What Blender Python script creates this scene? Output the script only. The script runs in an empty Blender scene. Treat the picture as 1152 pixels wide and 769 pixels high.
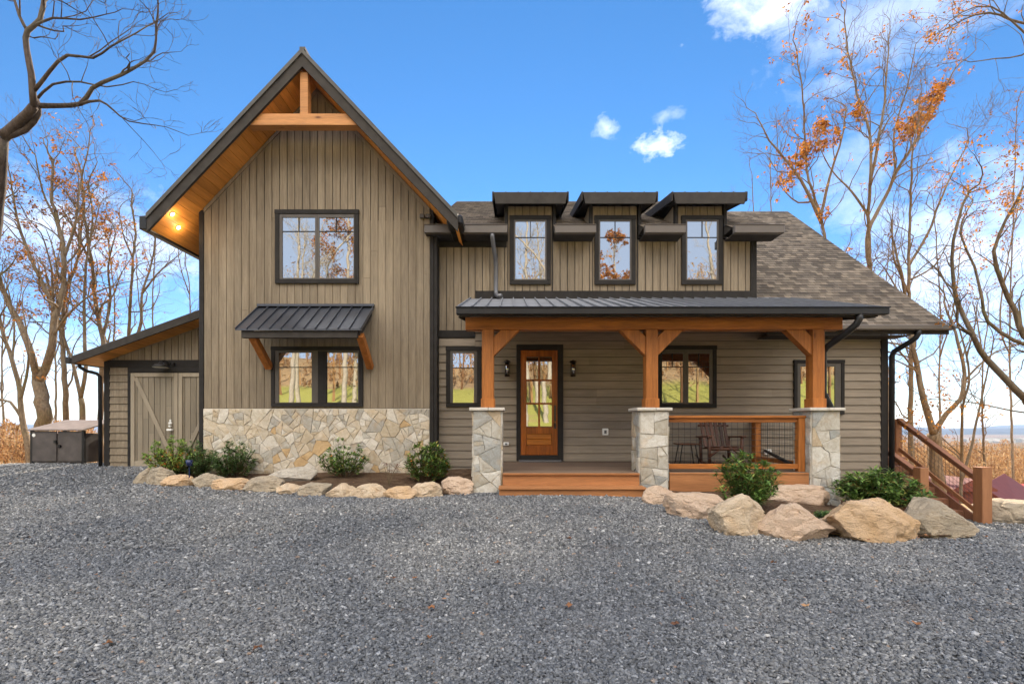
import bpy, math, random
import numpy as np
from mathutils import Vector, Matrix
random.seed(7)
RNG = np.random.default_rng(11)
sc = bpy.context.scene
COL = sc.collection
F, CX, HY = 520.0, 576.0, 476.0      # focal length and horizon of the photograph, in its pixels
def P(px, py, Y):                    # a point seen at a pixel, at depth Y (camera eye = z 0 while building)
    return ((px - CX) * Y / F, Y, (HY - py) * Y / F)
def R(a): return math.radians(a)

HAZE = .00011
# ------------------------------------------------------------------ node helpers
class NT:
    def __init__(s, name):
        s.m = bpy.data.materials.new(name); s.m.use_nodes = True
        s.t = s.m.node_tree; s.t.nodes.clear()
        s.out = s.t.nodes.new('ShaderNodeOutputMaterial')
    def n(s, kind, **kw):
        nd = s.t.nodes.new('ShaderNode' + kind)
        ins = kw.pop('ins', {})
        for k, v in kw.items(): setattr(nd, k, v)
        for k, v in ins.items():
            i = nd.inputs[k]
            if hasattr(v, 'is_output') or isinstance(v, bpy.types.NodeSocket): s.t.links.new(v, i)
            else: i.default_value = v
        return nd
    def coord(s, scale=(1, 1, 1), which='Object', loc=(0, 0, 0), rot=(0, 0, 0)):
        tc = s.n('TexCoord')
        mp = s.n('Mapping', ins={'Vector': tc.outputs[which], 'Scale': scale, 'Location': loc, 'Rotation': rot})
        return mp.outputs[0]
    def noise(s, vec, scale, detail=4, rough=.55, dist=0):
        return s.n('TexNoise', ins={'Vector': vec, 'Scale': scale, 'Detail': detail, 'Roughness': rough, 'Distortion': dist}).outputs[0]
    def ramp(s, fac, stops, interp='LINEAR'):
        r = s.n('ValToRGB', ins={'Fac': fac}); e = r.color_ramp.elements; r.color_ramp.interpolation = interp
        while len(e) < len(stops): e.new(.5)
        for el, (p, c) in zip(e, stops):
            el.position = p; el.color = (c[0], c[1], c[2], 1) if hasattr(c, '__len__') else (c, c, c, 1)
        return r.outputs[0]
    def mix(s, fac, a, b, mode='MIX'):
        m = s.n('Mix', data_type='RGBA', blend_type=mode)
        for idx, v in ((0, fac), (6, a), (7, b)):
            if isinstance(v, bpy.types.NodeSocket): s.t.links.new(v, m.inputs[idx])
            else: m.inputs[idx].default_value = v if idx == 0 else (v[0], v[1], v[2], 1)
        return m.outputs[2]
    def math(s, op, a, b=0.0, clamp=False):
        m = s.n('Math', operation=op, use_clamp=clamp)
        for i, v in ((0, a), (1, b)):
            if isinstance(v, bpy.types.NodeSocket): s.t.links.new(v, m.inputs[i])
            else: m.inputs[i].default_value = v
        return m.outputs[0]
    def island(s): return s.n('NewGeometry').outputs['Random Per Island']
    def bump(s, h, strength=.4, dist=.02, normal=None):
        ins = {'Height': h, 'Strength': strength, 'Distance': dist}
        if normal is not None: ins['Normal'] = normal
        return s.n('Bump', ins=ins).outputs[0]
    def done(s, color, rough=.7, normal=None, metallic=0.0, spec=.4, **extra):
        ins = {'Base Color': color if isinstance(color, bpy.types.NodeSocket) else (*color, 1), 'Roughness': rough, 'Metallic': metallic, 'Specular IOR Level': spec}
        if normal is not None: ins['Normal'] = normal
        ins.update(extra)
        b = s.n('BsdfPrincipled', ins=ins)
        s.t.links.new(b.outputs[0], s.out.inputs[0])
        return s.m
M = {}
def scale3(c, k): return tuple(x * k for x in c)

def wood_mat(name, c, axis='Z', var=.35, streak=.3, rough=.7, knots=False, fine=70):
    t = NT(name)
    sc_ = {'X': (.06, 1, 1), 'Y': (1, .06, 1), 'Z': (1, 1, .06)}[axis]
    v = t.coord(sc_)
    g1 = t.noise(v, fine, 5, .65, .3); g2 = t.noise(v, 9, 4, .6, .5); g3 = t.noise(t.coord(), .7, 3)
    base = t.mix(t.island(), scale3(c, 1 - var), scale3(c, 1 + var))
    col = t.mix(t.ramp(g1, [(.3, 0), (.75, 1)]), t.mix(1, base, (1 - streak,) * 3, 'MULTIPLY'), base)
    col = t.mix(t.ramp(g2, [(.35, 0), (.7, 1)]), t.mix(1, col, (1 - streak * .8, 1 - streak * .85, 1 - streak * .9), 'MULTIPLY'), col)
    col = t.mix(t.ramp(g3, [(.35, 0), (.65, 1)]), t.mix(1, col, (.86, .86, .87), 'MULTIPLY'), col)
    if knots:
        vo = t.n('TexVoronoi', ins={'Vector': t.coord({'X': (.35, 1, 1), 'Y': (1, .35, 1), 'Z': (1, 1, .35)}[axis]), 'Scale': 3.2}).outputs['Distance']
        k = t.ramp(vo, [(.03, 1), (.1, 0)])
        col = t.mix(k, col, t.mix(1, col, (.35, .28, .25), 'MULTIPLY'))
    return t.done(col, rough, t.bump(g1, .25, .004), spec=.3)

M['siding_tan'] = wood_mat('weathered_tan_siding', (.345, .275, .19), 'Z', .11, .38, .8, fine=50)
M['siding_grey'] = wood_mat('taupe_lap_siding', (.345, .285, .215), 'X', .1, .26, .75, fine=40)
M['shed_door'] = wood_mat('taupe_door_boards', (.3, .25, .18), 'Z', .12, .2, .8)
M['shed_rail'] = wood_mat('lighter_taupe_rails', (.4, .335, .245), 'Z', .05, .2, .8)
M['timber'] = wood_mat('orange_stained_timber', (.57, .2, .042), 'Z', .1, .45, .55, True)
M['timber_x'] = wood_mat('orange_stained_beam', (.6, .21, .045), 'X', .1, .5, .55, True)
M['timber_light'] = wood_mat('light_stained_truss', (.66, .3, .1), 'X', .06, .38, .6, True)
M['soffit'] = wood_mat('orange_soffit_boards', (.9, .37, .075), 'Y', .22, .3, .5, True)
M['deck_brown'] = wood_mat('brown_decking', (.2, .14, .1), 'X', .2, .25, .6)
M['deck_rim'] = wood_mat('orange_deck_rim', (.5, .215, .08), 'X', .12, .35, .6)
M['stair_wood'] = wood_mat('red_brown_stair_wood', (.32, .15, .085), 'Z', .12, .3, .6)
M['newel'] = wood_mat('newel_orange_brown', (.42, .19, .085), 'Z', .05, .3, .6)
M['door_wood'] = wood_mat('varnished_door_wood', (.55, .14, .02), 'Z', .08, .6, .25, True)
M['door_panel'] = wood_mat('varnished_door_panel', (.62, .2, .03), 'X', .05, .45, .3, True)
M['chair_wood'] = wood_mat('dark_red_brown_log', (.14, .06, .035), 'Z', .45, .4, .5)

def plain(name, c, rough=.6, var=.15, nscale=6, bump=.1, metallic=0, spec=.4, island=0):
    t = NT(name); v = t.coord()
    n1 = t.noise(v, nscale, 5); n2 = t.noise(v, nscale * 9, 3)
    col = t.mix(t.ramp(n1, [(.3, 0), (.7, 1)]), scale3(c, 1 - var), scale3(c, 1 + var))
    if island: col = t.mix(t.island(), t.mix(1, col, (1 - island,) * 3, 'MULTIPLY'), col)
    return t.done(col, rough, t.bump(n2, bump, .003), metallic, spec)
M['trim'] = plain('dark_bronze_trim', (.026, .023, .021), .65, .15, spec=.12)
M['sash'] = plain('bronze_window_sash', (.075, .063, .052), .5, .1)
M['gutter'] = plain('black_gutter_metal', (.018, .017, .017), .4, .2, 3, .02, 0, .25)
M['gutter_brown'] = plain('brown_gutter_metal', (.1, .08, .062), .4, .1, 3, .02, 0, .5)
M['downspout_grey'] = plain('grey_downspout_metal', (.13, .13, .14), .4, .15, 3, .02, .2, .5)
M['fascia'] = plain('dark_brown_fascia', (.046, .04, .035), .7, .2, spec=.12)
M['rake_cap'] = plain('weathered_rake_cap', (.062, .056, .048), .6, .2)
M['metal_porch'] = plain('grey_metal_roofing', (.19, .195, .21), .75, .12, 2, .02, 0, .08)
M['metal_dark'] = plain('dark_dormer_roofing', (.04, .042, .046), .6, .15, 2, .02, 0, .4)
M['metal_roof'] = plain('charcoal_metal_roofing', (.075, .082, .1), .36, .15, 2, .02, .6, .6)
M['cap_stone'] = plain('pale_cap_stone', (.5, .46, .4), .85, .12, 12, .3)
M['white'] = plain('white_plastic', (.75, .74, .7), .4, .03)
M['brass'] = plain('aged_bronze', (.05, .035, .028), .35, .2, 20, .05, .6)
M['mortar'] = plain('pale_mortar', (.5, .45, .37), .9, .15, 30, .4)
M['concrete'] = plain('footing_concrete', (.34, .3, .25), .9, .2, 9, .4)
M['core'] = plain('house_sheathing', (.08, .07, .06), .9)
M['wire'] = plain('black_welded_wire', (.02, .02, .02), .5)
M['bin'] = plain('weathered_grey_box_panel', (.075, .062, .055), .65, .3, 4, .1)
M['bin_lid'] = plain('dusty_grey_lid', (.2, .16, .14), .7, .2, 5, .1)
M['blue'] = plain('dark_blue_glaze', (.012, .02, .07), .25, .1)
M['stem'] = plain('shrub_stem', (.11, .075, .04), .85, .2)
M['dry'] = plain('dry_seed_heads', (.16, .09, .06), .9, .3)

def stone_mat(name, stops):
    t = NT(name); v = t.coord()
    r = t.island()
    col = t.ramp(r, stops, 'CONSTANT')
    n1 = t.noise(v, 7, 7, .7, 1.2); n2 = t.noise(v, 34, 6, .75); n3 = t.noise(v, 5, 4)
    col = t.mix(t.ramp(n1, [(.36, 0), (.62, 1)]), t.mix(1, col, (.72, .68, .62), 'MULTIPLY'), col)
    col = t.mix(t.ramp(n3, [(.54, 0), (.7, .4)]), col, (.46, .32, .18))
    col = t.mix(t.ramp(n2, [(.3, 1), (.46, 0)]), col, t.mix(1, col, (.76, .74, .72), 'MULTIPLY'))
    h = t.math('ADD', n1, t.math('MULTIPLY', n2, .5))
    return t.done(col, .88, t.bump(h, .6, .02), spec=.25)
M['veneer'] = stone_mat('cream_stone_veneer', [(0, (.55, .48, .38)), (.16, (.62, .56, .46)), (.34, (.5, .42, .31)), (.46, (.59, .5, .38)), (.58, (.47, .44, .38)), (.7, (.65, .6, .52)), (.88, (.53, .37, .2)), (.92, (.42, .39, .34))])
M['pillar_stone'] = stone_mat('grey_cream_pillar_stone', [(0, (.46, .43, .37)), (.16, (.56, .53, .47)), (.34, (.42, .385, .32)), (.5, (.34, .345, .33)), (.62, (.6, .575, .52)), (.74, (.5, .405, .29)), (.86, (.4, .395, .37))])

def boulder_mat(name, a, b, dark=.5):
    t = NT(name); v = t.coord()
    n1 = t.noise(v, 2.2, 6, .6, .8); n2 = t.noise(t.coord((1, 1, 2.2)), 9, 9, .75, .8); n3 = t.noise(v, 60, 5, .8)
    col = t.mix(t.ramp(n1, [(.36, 0), (.64, 1)]), a, b)
    n4 = t.noise(v, 1.1, 5, .7, 1.5); col = t.mix(t.ramp(n4, [(.58, 0), (.68, .5)]), col, (.46, .42, .35))
    col = t.mix(t.ramp(n2, [(.28, 1), (.48, 0)]), col, t.mix(1, col, (dark, dark * .92, dark * .85), 'MULTIPLY'))
    col = t.mix(t.ramp(n3, [(.35, .5), (.5, 0)]), col, t.mix(1, col, (.6, .6, .6), 'MULTIPLY'))
    h = t.math('ADD', n2, t.math('MULTIPLY', n3, .35))
    return t.done(col, .92, t.bump(h, 1.0, .05), spec=.2)
M['rock_orange'] = boulder_mat('orange_sandstone', (.7, .5, .32), (.64, .42, .23), .62)
M['rock_pale'] = boulder_mat('pale_sandstone', (.68, .55, .4), (.6, .43, .27), .62)
M['rock_pink'] = boulder_mat('pinkish_sandstone', (.66, .5, .37), (.6, .42, .29), .62)
M['rock_grey'] = boulder_mat('grey_tan_fieldstone', (.38, .32, .24), (.52, .42, .3), .45)
M['rock_white'] = boulder_mat('bleached_quartzite', (.55, .5, .42), (.42, .37, .3), .5)

def shingle_mat():
    t = NT('brown_asphalt_shingles'); v = t.coord((1, 1.3, 1))
    tc = t.n('TexCoord'); sx = t.n('SeparateXYZ', ins={0: tc.outputs['Object']})
    uv = t.n('CombineXYZ', ins={0: sx.outputs[0], 1: t.math('MULTIPLY', sx.outputs[1], 1.332), 2: 0.0}).outputs[0]
    br = t.n('TexBrick', offset=.5, ins={'Vector': uv, 'Color1': (.095, .08, .066, 1), 'Color2': (.24, .2, .16, 1), 'Mortar': (.05, .043, .036, 1), 'Scale': 1.0, 'Mortar Size': .004, 'Mortar Smooth': .3, 'Bias': -.1, 'Brick Width': .17, 'Row Height': .148})
    br2 = t.n('TexBrick', offset=.37, ins={'Vector': uv, 'Color1': (.84, .84, .85, 1), 'Color2': (1.16, 1.13, 1.08, 1), 'Mortar': (1, 1, 1, 1), 'Scale': 1.0, 'Mortar Size': 0, 'Brick Width': .37, 'Row Height': .148})
    col = t.mix(1, br.outputs[0], br2.outputs[0], 'MULTIPLY')
    n = t.noise(v, 110, 3, .7)
    col = t.mix(t.ramp(n, [(.3, 0), (.7, 1)]), t.mix(1, col, (.7, .7, .7), 'MULTIPLY'), t.mix(1, col, (1.25, 1.25, 1.25), 'MULTIPLY'))
    return t.done(col, .92, t.bump(t.math('ADD', n, t.math('MULTIPLY', br.outputs[1], -1.0)), .5, .006), spec=.15)
M['shingle'] = shingle_mat()

def pane_mat(name, tint=(.9, .92, .93), refl=.42, body=(.012, .013, .015)):
    t = NT(name)
    v = t.coord()
    n = t.noise(v, 1.6, 2)
    g = t.n('BsdfGlossy', ins={'Color': (*tint, 1), 'Roughness': .012, 'Normal': t.bump(n, .035, .01)})
    d = t.n('BsdfDiffuse', ins={'Color': (*body, 1)})
    fr = t.n('LayerWeight', ins={'Blend': .35})
    f = t.math('ADD', t.math('MULTIPLY', fr.outputs['Fresnel'], .4), refl, True)
    mx = t.n('MixShader', ins={0: f, 1: d.outputs[0], 2: g.outputs[0]})
    t.t.links.new(mx.outputs[0], t.out.inputs[0])
    return t.m
M['pane'] = pane_mat('coated_window_glass')
M['pane_dark'] = pane_mat('porch_window_glass', refl=.38)

def leaf_mat(name, stops, rough=.5, trans=.25):
    t = NT(name); r = t.island()
    col = t.ramp(r, stops)
    p = t.n('BsdfPrincipled', ins={'Base Color': col, 'Roughness': rough, 'Specular IOR Level': .35})
    tr = t.n('BsdfTranslucent', ins={'Color': col})
    mx = t.n('MixShader', ins={0: trans, 1: p.outputs[0], 2: tr.outputs[0]})
    t.t.links.new(mx.outputs[0], t.out.inputs[0])
    return t.m
M['leaf_green'] = leaf_mat('rhododendron_leaf', [(0, (.05, .1, .02)), (.5, (.11, .2, .04)), (.85, (.2, .31, .07)), (.97, (.38, .4, .1)), (1, (.5, .16, .03))])
M['leaf_dark'] = leaf_mat('dark_glossy_leaf', [(0, (.045, .09, .022)), (.6, (.09, .165, .045)), (1, (.19, .27, .09))], .35)
M['leaf_light'] = leaf_mat('light_green_leaf', [(0, (.1, .18, .03)), (.5, (.2, .33, .055)), (1, (.38, .46, .1))])
M['leaf_orange_shrub'] = leaf_mat('turning_orange_leaf', [(0, (.5, .1, .02)), (1, (.62, .24, .05))])
M['leaf_fall'] = leaf_mat('autumn_oak_leaf', [(0, (.16, .055, .01)), (.4, (.42, .15, .015)), (.8, (.58, .23, .02)), (1, (.42, .25, .07))], .7, .35)
M['leaf_ground'] = leaf_mat('dry_fallen_leaf', [(0, (.1, .045, .025)), (.6, (.24, .11, .05)), (.9, (.38, .17, .07)), (1, (.45, .32, .18))], .8, .1)
M['leaf_brown'] = leaf_mat('russet_oak_leaf', [(0, (.13, .05, .015)), (.6, (.32, .12, .02)), (1, (.46, .22, .05))], .7, .3)

def bark_mat(name, a, b, moss=.0):
    t = NT(name); v = t.coord((1, 1, .25))
    n1 = t.noise(v, 16, 6, .7, .6); n2 = t.noise(t.coord(), 1.3, 4)
    col = t.mix(t.ramp(n1, [(.35, 0), (.65, 1)]), a, b)
    col = t.mix(t.ramp(n2, [(.5, 0), (.72, .4)]), col, (.25, .23, .18))
    if moss: col = t.mix(t.math('MULTIPLY', t.ramp(n2, [(.3, 1), (.5, 0)]), moss), col, (.1, .12, .03))
    return t.done(col, .92, t.bump(n1, .8, .03), spec=.15)
M['bark'] = bark_mat('grey_brown_bark', (.085, .058, .036), (.2, .14, .085), .3)
M['bark_pale'] = bark_mat('pale_tan_bark', (.11, .075, .045), (.26, .18, .11))
M['bark_light'] = bark_mat('pale_grey_bark', (.3, .26, .2), (.5, .45, .36))
M['bark_dark'] = bark_mat('dark_bark', (.045, .032, .025), (.11, .08, .06))

def gravel_mat(stones):
    t = NT('slate_gravel_stones' if stones else 'slate_gravel_bed')
    v = t.coord()
    big = t.noise(v, .35, 4, .6); mid = t.noise(v, 1.7, 5, .65)
    if stones:
        col = t.ramp(t.island(), [(0, (.1, .103, .106)), (.35, (.162, .165, .168)), (.68, (.225, .228, .229)), (.88, (.285, .287, .287)), (.965, (.36, .362, .36)), (.988, (.58, .57, .55)), (.992, (.36, .27, .2)), (1, (.3, .21, .16))])
        hh = t.noise(v, 120, 3)
    else:
        vo = t.n('TexVoronoi', ins={'Vector': v, 'Scale': 60.0, 'Randomness': 1.0})
        sv = t.n('SeparateColor', ins={0: vo.outputs['Color']})
        col = t.ramp(sv.outputs[0], [(0, (.1, .107, .115)), (.4, (.16, .168, .178)), (.8, (.23, .237, .245)), (.96, (.32, .325, .33)), (1, (.55, .55, .52))])
        col = t.mix(t.ramp(vo.outputs['Distance'], [(.25, 0), (.6, .8)]), col, (.055, .058, .063))
        hh = t.math('MULTIPLY', vo.outputs['Distance'], -1.0)
    col = t.mix(t.ramp(big, [(.38, 0), (.6, 1)]), t.mix(1, col, (.76, .78, .82), 'MULTIPLY'), t.mix(1, col, (1.22, 1.19, 1.14), 'MULTIPLY'))
    sxy = t.n('SeparateXYZ', ins={0: v}); w_ = t.math('ADD', t.math('MULTIPLY', sxy.outputs[1], 1.0), t.math('MULTIPLY', t.math('SUBTRACT', big, .5), 3.0))
    trk = t.ramp(t.math('ABSOLUTE', t.math('SINE', t.math('MULTIPLY', w_, 1.9))), [(.0, .85), (.25, 0)])
    col = t.mix(t.math('MULTIPLY', trk, .4), col, t.mix(1, col, (.74, .74, .76), 'MULTIPLY'))
    col = t.mix(t.ramp(mid, [(.6, 0), (.78, .45)]), col, (.17, .14, .12))
    return t.done(col, .72, t.bump(hh, .6, .02), spec=.35)
M['gravel'] = gravel_mat(False); M['stones'] = gravel_mat(True)

def ground_mat():
    t = NT('leaf_litter_ground'); v = t.coord()
    n1 = t.noise(v, .12, 5, .6); n2 = t.noise(v, 3, 6, .7); n3 = t.noise(v, 14, 5, .75)
    col = t.mix(t.ramp(n3, [(.35, 0), (.65, 1)]), (.24, .15, .07), (.5, .36, .2))
    col = t.mix(t.ramp(n2, [(.5, 0), (.68, .8)]), col, (.16, .12, .07))
    # mown lawn on the slope across the drive
    sx = t.n('SeparateXYZ', ins={0: v})
    y = sx.outputs[1]
    band = t.math('MULTIPLY', t.ramp(t.math('MULTIPLY', t.math('ADD', y, 60), 1 / 60), [(.34, 0), (.4, 1), (.745, 1), (.76, 0)]), t.ramp(n1, [(.36, 0), (.42, 1)]))
    col = t.mix(band, col, t.mix(t.ramp(n3, [(.3, 0), (.7, 1)]), (.2, .23, .04), (.46, .42, .12)))
    far = t.ramp(t.math('MULTIPLY', y, .004), [(.12, 0), (.3, 1)]); nf = t.noise(v, .03, 7, .75); nf2 = t.noise(v, .004, 5, .6)
    wcol = t.mix(t.ramp(nf, [(.35, 0), (.65, 1)]), (.075, .042, .024), (.2, .125, .065)); wcol = t.mix(t.ramp(nf2, [(.5, 0), (.62, .8)]), wcol, (.09, .085, .04))
    col = t.mix(far, col, wcol)
    return t.done(col, .95, t.bump(n3, .6, .05), spec=.1)
M['ground'] = ground_mat()
def mulch_mat():
    t = NT('shredded_bark_mulch'); v = t.coord((1, 2, 1))
    n = t.noise(v, 30, 6, .75, 1); n2 = t.noise(v, 5, 4)
    col = t.mix(t.ramp(n, [(.35, 0), (.65, 1)]), (.045, .026, .016), (.19, .115, .07))
    col = t.mix(t.ramp(n2, [(.45, 0), (.7, .6)]), col, (.24, .17, .11))
    return t.done(col, .95, t.bump(n, 1, .05), spec=.1)
M['mulch'] = mulch_mat()
M['far_woods'] = leaf_mat('distant_twiggy_woods', [(0, (.2, .1, .05)), (.4, (.36, .2, .09)), (.75, (.5, .3, .13)), (1, (.42, .33, .2))], .9, .3)
M['hills'] = plain('far_forested_hills', (.045, .055, .07), .95, .35, .004, 0, spec=0)
M['red_roof'] = plain('maroon_metal_roof', (.13, .03, .02), .6, .1, 3, .05)
M['red_roof2'] = plain('orange_red_metal_roof', (.4, .06, .02), .45, .1, 3, .05)
M['cabin'] = plain('brown_cabin_boards', (.16, .1, .07), .8, .2, 4, .1)

# ------------------------------------------------------------------ mesh helpers
class MB:
    def __init__(s): s.v = []; s.f = []
    def add(s, vs, fs):
        o = len(s.v); s.v += [tuple(float(c) for c in p) for p in vs]; s.f += [tuple(i + o for i in f) for f in fs]
        return s
    def box(s, x0, x1, y0, y1, z0, z1):
        if x0 > x1: x0, x1 = x1, x0
        if y0 > y1: y0, y1 = y1, y0
        if z0 > z1: z0, z1 = z1, z0
        return s.add([(x0, y0, z0), (x1, y0, z0), (x1, y1, z0), (x0, y1, z0), (x0, y0, z1), (x1, y0, z1), (x1, y1, z1), (x0, y1, z1)],
                     [(0, 3, 2, 1), (4, 5, 6, 7), (0, 1, 5, 4), (1, 2, 6, 5), (2, 3, 7, 6), (3, 0, 4, 7)])
    def prism(s, poly, vec):
        n = len(poly); v = Vector(vec)
        vs = [Vector(p) for p in poly]; vs += [p + v for p in vs]
        nrm = Vector((0, 0, 0))
        for i in range(n):
            a, b = vs[i], vs[(i + 1) % n]
            nrm += a.cross(b)
        flip = nrm.dot(v) > 0
        a = tuple(range(n)); b = tuple(range(n, 2 * n))
        fs = [a[::-1] if flip else a, b if flip else b[::-1]]
        for i in range(n):
            j = (i + 1) % n
            q = (i, j, j + n, i + n)
            fs.append(q if flip else q[::-1])
        return s.add(vs, fs)
    def beam(s, a, b, w, h, up=(0, 0, 1)):      # rectangular bar from a to b, w across, h along 'up'
        a, b = Vector(a), Vector(b); d = (b - a).normalized(); up = Vector(up)
        side = d.cross(up).normalized(); up = side.cross(d).normalized()
        vs = []
        for p in (a, b):
            for sx, sz in ((-1, -1), (1, -1), (1, 1), (-1, 1)): vs.append(p + side * (sx * w / 2) + up * (sz * h / 2))
        return s.add(vs, [(0, 1, 2, 3), (7, 6, 5, 4), (0, 4, 5, 1), (1, 5, 6, 2), (2, 6, 7, 3), (3, 7, 4, 0)])
    def tube(s, pts, radii, k=8, cap=True):
        pts = [Vector(p) for p in pts]; n = len(pts)
        if not hasattr(radii, '__len__'): radii = [radii] * n
        o = len(s.v); ref = Vector((.31, .95, .12)).normalized(); rings = []
        for i in range(n):
            d = (pts[min(i + 1, n - 1)] - pts[max(i - 1, 0)]).normalized()
            r = ref if abs(d.dot(ref)) < .92 else Vector((1, 0, 0))
            a = d.cross(r).normalized(); b = d.cross(a)
            for j in range(k):
                t = 2 * math.pi * j / k
                s.v.append(tuple(pts[i] + (a * math.cos(t) + b * math.sin(t)) * radii[i]))
        for i in range(n - 1):
            for j in range(k):
                j2 = (j + 1) % k
                s.f.append((o + i * k + j, o + i * k + j2, o + (i + 1) * k + j2, o + (i + 1) * k + j))
        if cap:
            s.f.append(tuple(o + j for j in range(k))[::-1]); s.f.append(tuple(o + (n - 1) * k + j for j in range(k)))
        return s
    def build(s, name, mat, parent=None, bevel=0, smooth=False):
        me = bpy.data.meshes.new(name); me.from_pydata(s.v, [], s.f)
        if smooth: me.polygons.foreach_set('use_smooth', [True] * len(me.polygons))
        me.materials.append(M[mat] if isinstance(mat, str) else mat); me.update()
        o = bpy.data.objects.new(name, me); COL.objects.link(o)
        link(o, parent)
        if bevel:
            b = o.modifiers.new('bevel', 'BEVEL'); b.width = bevel; b.segments = 1; b.limit_method = 'ANGLE'; b.angle_limit = R(40)
        return o
def link(o, parent):
    if parent is not None:
        o.parent = parent
        if parent.parent is None and parent.type == 'EMPTY': o.matrix_parent_inverse = Matrix.Translation(-parent.location)
def np_mesh(name, V, Fq, mat, parent=None, smooth=False):   # V (n,3), Fq (m,k)
    me = bpy.data.meshes.new(name); k = Fq.shape[1]
    me.vertices.add(len(V)); me.vertices.foreach_set('co', V.astype(np.float32).ravel())
    me.loops.add(Fq.size); me.loops.foreach_set('vertex_index', Fq.astype(np.int32).ravel())
    me.polygons.add(len(Fq)); me.polygons.foreach_set('loop_start', np.arange(0, Fq.size, k, dtype=np.int32))
    if smooth: me.polygons.foreach_set('use_smooth', np.ones(len(Fq), dtype=bool))
    me.update(calc_edges=True); me.validate()
    me.materials.append(M[mat] if isinstance(mat, str) else mat)
    o = bpy.data.objects.new(name, me); COL.objects.link(o); link(o, parent)
    return o
def tag(o, label=None, cat=None, group=None, kind=None):
    if label: o['label'] = label
    if cat: o['category'] = cat
    if group: o['group'] = group
    if kind: o['kind'] = kind
    return o
def empty(name, loc, label, cat, group=None):
    o = bpy.data.objects.new(name, None); COL.objects.link(o); o.location = loc; o.empty_display_size = .3
    return tag(o, label, cat, group)

# ------------------------------------------------------------------ terrain
def ss(a, b, x):
    t = np.clip((np.asarray(x, dtype=float) - a) / (b - a), 0, 1); return t * t * (3 - 2 * t)
def g(X, Y):
    X = np.asarray(X, dtype=float); Y = np.asarray(Y, dtype=float)
    z = -1.5 + .22 * ss(3.5, 8.8, Y) + .16 * ss(8.6, 12, Y)
    z = z - 1.0 * ss(2.6, 10.5, X) * ss(4.0, 10, Y) - .25 * ss(10, 16, X) * ss(6, 12, Y)
    z = z + .012 * np.sin(X * 1.7 + Y * .8) + .012 * np.sin(X * .9 - Y * 2.1)
    # falls away beyond the house
    back = np.interp(Y, [12.8, 18, 30, 60, 200, 600, 1500, 6000], [0, -.55, -1.6, -3.9, -13, -25, -52, -60])
    z = z + back - 2.2 * ss(9, 22, X) * ss(11, 26, Y) * (1 - ss(60, 300, Y))
    # wooded slope rises across the drive, behind the camera
    z = z + np.interp(-Y, [10, 18, 60, 200, 1500], [0, 1.0, 13, 18, 20])
    rough = .25 * np.sin(X * .31 + 1.3) * np.sin(Y * .27) + .9 * np.sin(X * .05 + 2) * np.sin(Y * .043 + 1)
    z = z + rough * np.maximum(ss(16, 60, Y), ss(14, 50, -Y)) * 1.6
    return z
def gz(x, y): return float(g(x, y))
def graded(lo, hi, fine, lim=6000, grow=1.16):
    a = list(np.arange(lo, hi + 1e-6, fine)); st = fine; x = hi
    while x < lim: st *= grow; x += st; a.append(x)
    st = fine; x = lo
    while x > -lim: st *= grow; x -= st; a.insert(0, x)
    return np.array(a)
def sheet(name, xs, ys, dz, mat, mask=None):
    XX, YY = np.meshgrid(xs, ys); ZZ = g(XX, YY) + (dz(XX, YY) if callable(dz) else dz)
    V = np.stack([XX.ravel(), YY.ravel(), ZZ.ravel()], 1); nx, ny = len(xs), len(ys)
    i, j = np.meshgrid(np.arange(nx - 1), np.arange(ny - 1)); a = (j * nx + i).ravel()
    Fq = np.stack([a, a + 1, a + nx + 1, a + nx], 1)
    if mask is not None:
        c = V[Fq].mean(1); Fq = Fq[mask(c[:, 0], c[:, 1])]
    return np_mesh(name, V, Fq, mat, smooth=True)
tag(sheet('ground', graded(-26, 26, .5), graded(-24, 30, .5), 0, 'ground'), kind='structure')

def drive_far_edge(x):      # where gravel meets leaf litter
    return 12.35 + .25 * np.sin(x * .9) + .12 * np.sin(x * 2.7) - 1.1 * ss(7, 12, x)
tag(sheet('gravel_driveway', np.arange(-40, 15.01, .2), np.arange(-11, 13.01, .15), .03, 'gravel', lambda x, y: (y < drive_far_edge(x)) & (y > -9 + np.sin(x * .3))), kind='structure')

# bed outlines (x, y) : left bed behind its rock edging, right bed behind the boulders
def on_ground(px, py):      # ground point seen at a pixel
    Y = 3.0
    while Y < 40:
        X = (px - CX) * Y / F
        if (HY - py) * Y / F <= gz(X, Y): break
        Y += .01
    return X, Y
def inpoly(x, y, poly):
    x = np.asarray(x); y = np.asarray(y); r = np.zeros(x.shape, bool); n = len(poly)
    for i in range(n):
        x0, y0 = poly[i]; x1, y1 = poly[(i + 1) % n]
        c = ((y0 > y) != (y1 > y)) & (x < (x1 - x0) * (y - y0) / (y1 - y0 + 1e-12) + x0); r ^= c
    return r
LB = [on_ground(*p) for p in ((150, 544), (200, 547), (260, 552), (320, 555), (400, 560), (480, 560), (530, 556))]
LEFT_BED = LB + [(-.35, 10.9), (-7.2, 10.9), (LB[0][0] + .3, LB[0][1] + .7)]
RB = [on_ground(*p) for p in ((745, 566), (790, 580), (840, 598), (900, 607), (990, 609), (1070, 609))]
RIGHT_BED = RB + [(RB[-1][0] + .9, RB[-1][1] + 1.6), (8.6, 9.2), (8.7, 10.9), (2.2, 10.9), (2.35, 8.5)]
tag(sheet('mulch_bed', np.arange(-9, 0, .06), np.arange(6.5, 11, .06), lambda x, y: .075 + .02 * np.sin(x * 5 + 1) * np.sin(y * 6), 'mulch', lambda x, y: inpoly(x, y, LEFT_BED)), kind='structure')
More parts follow.
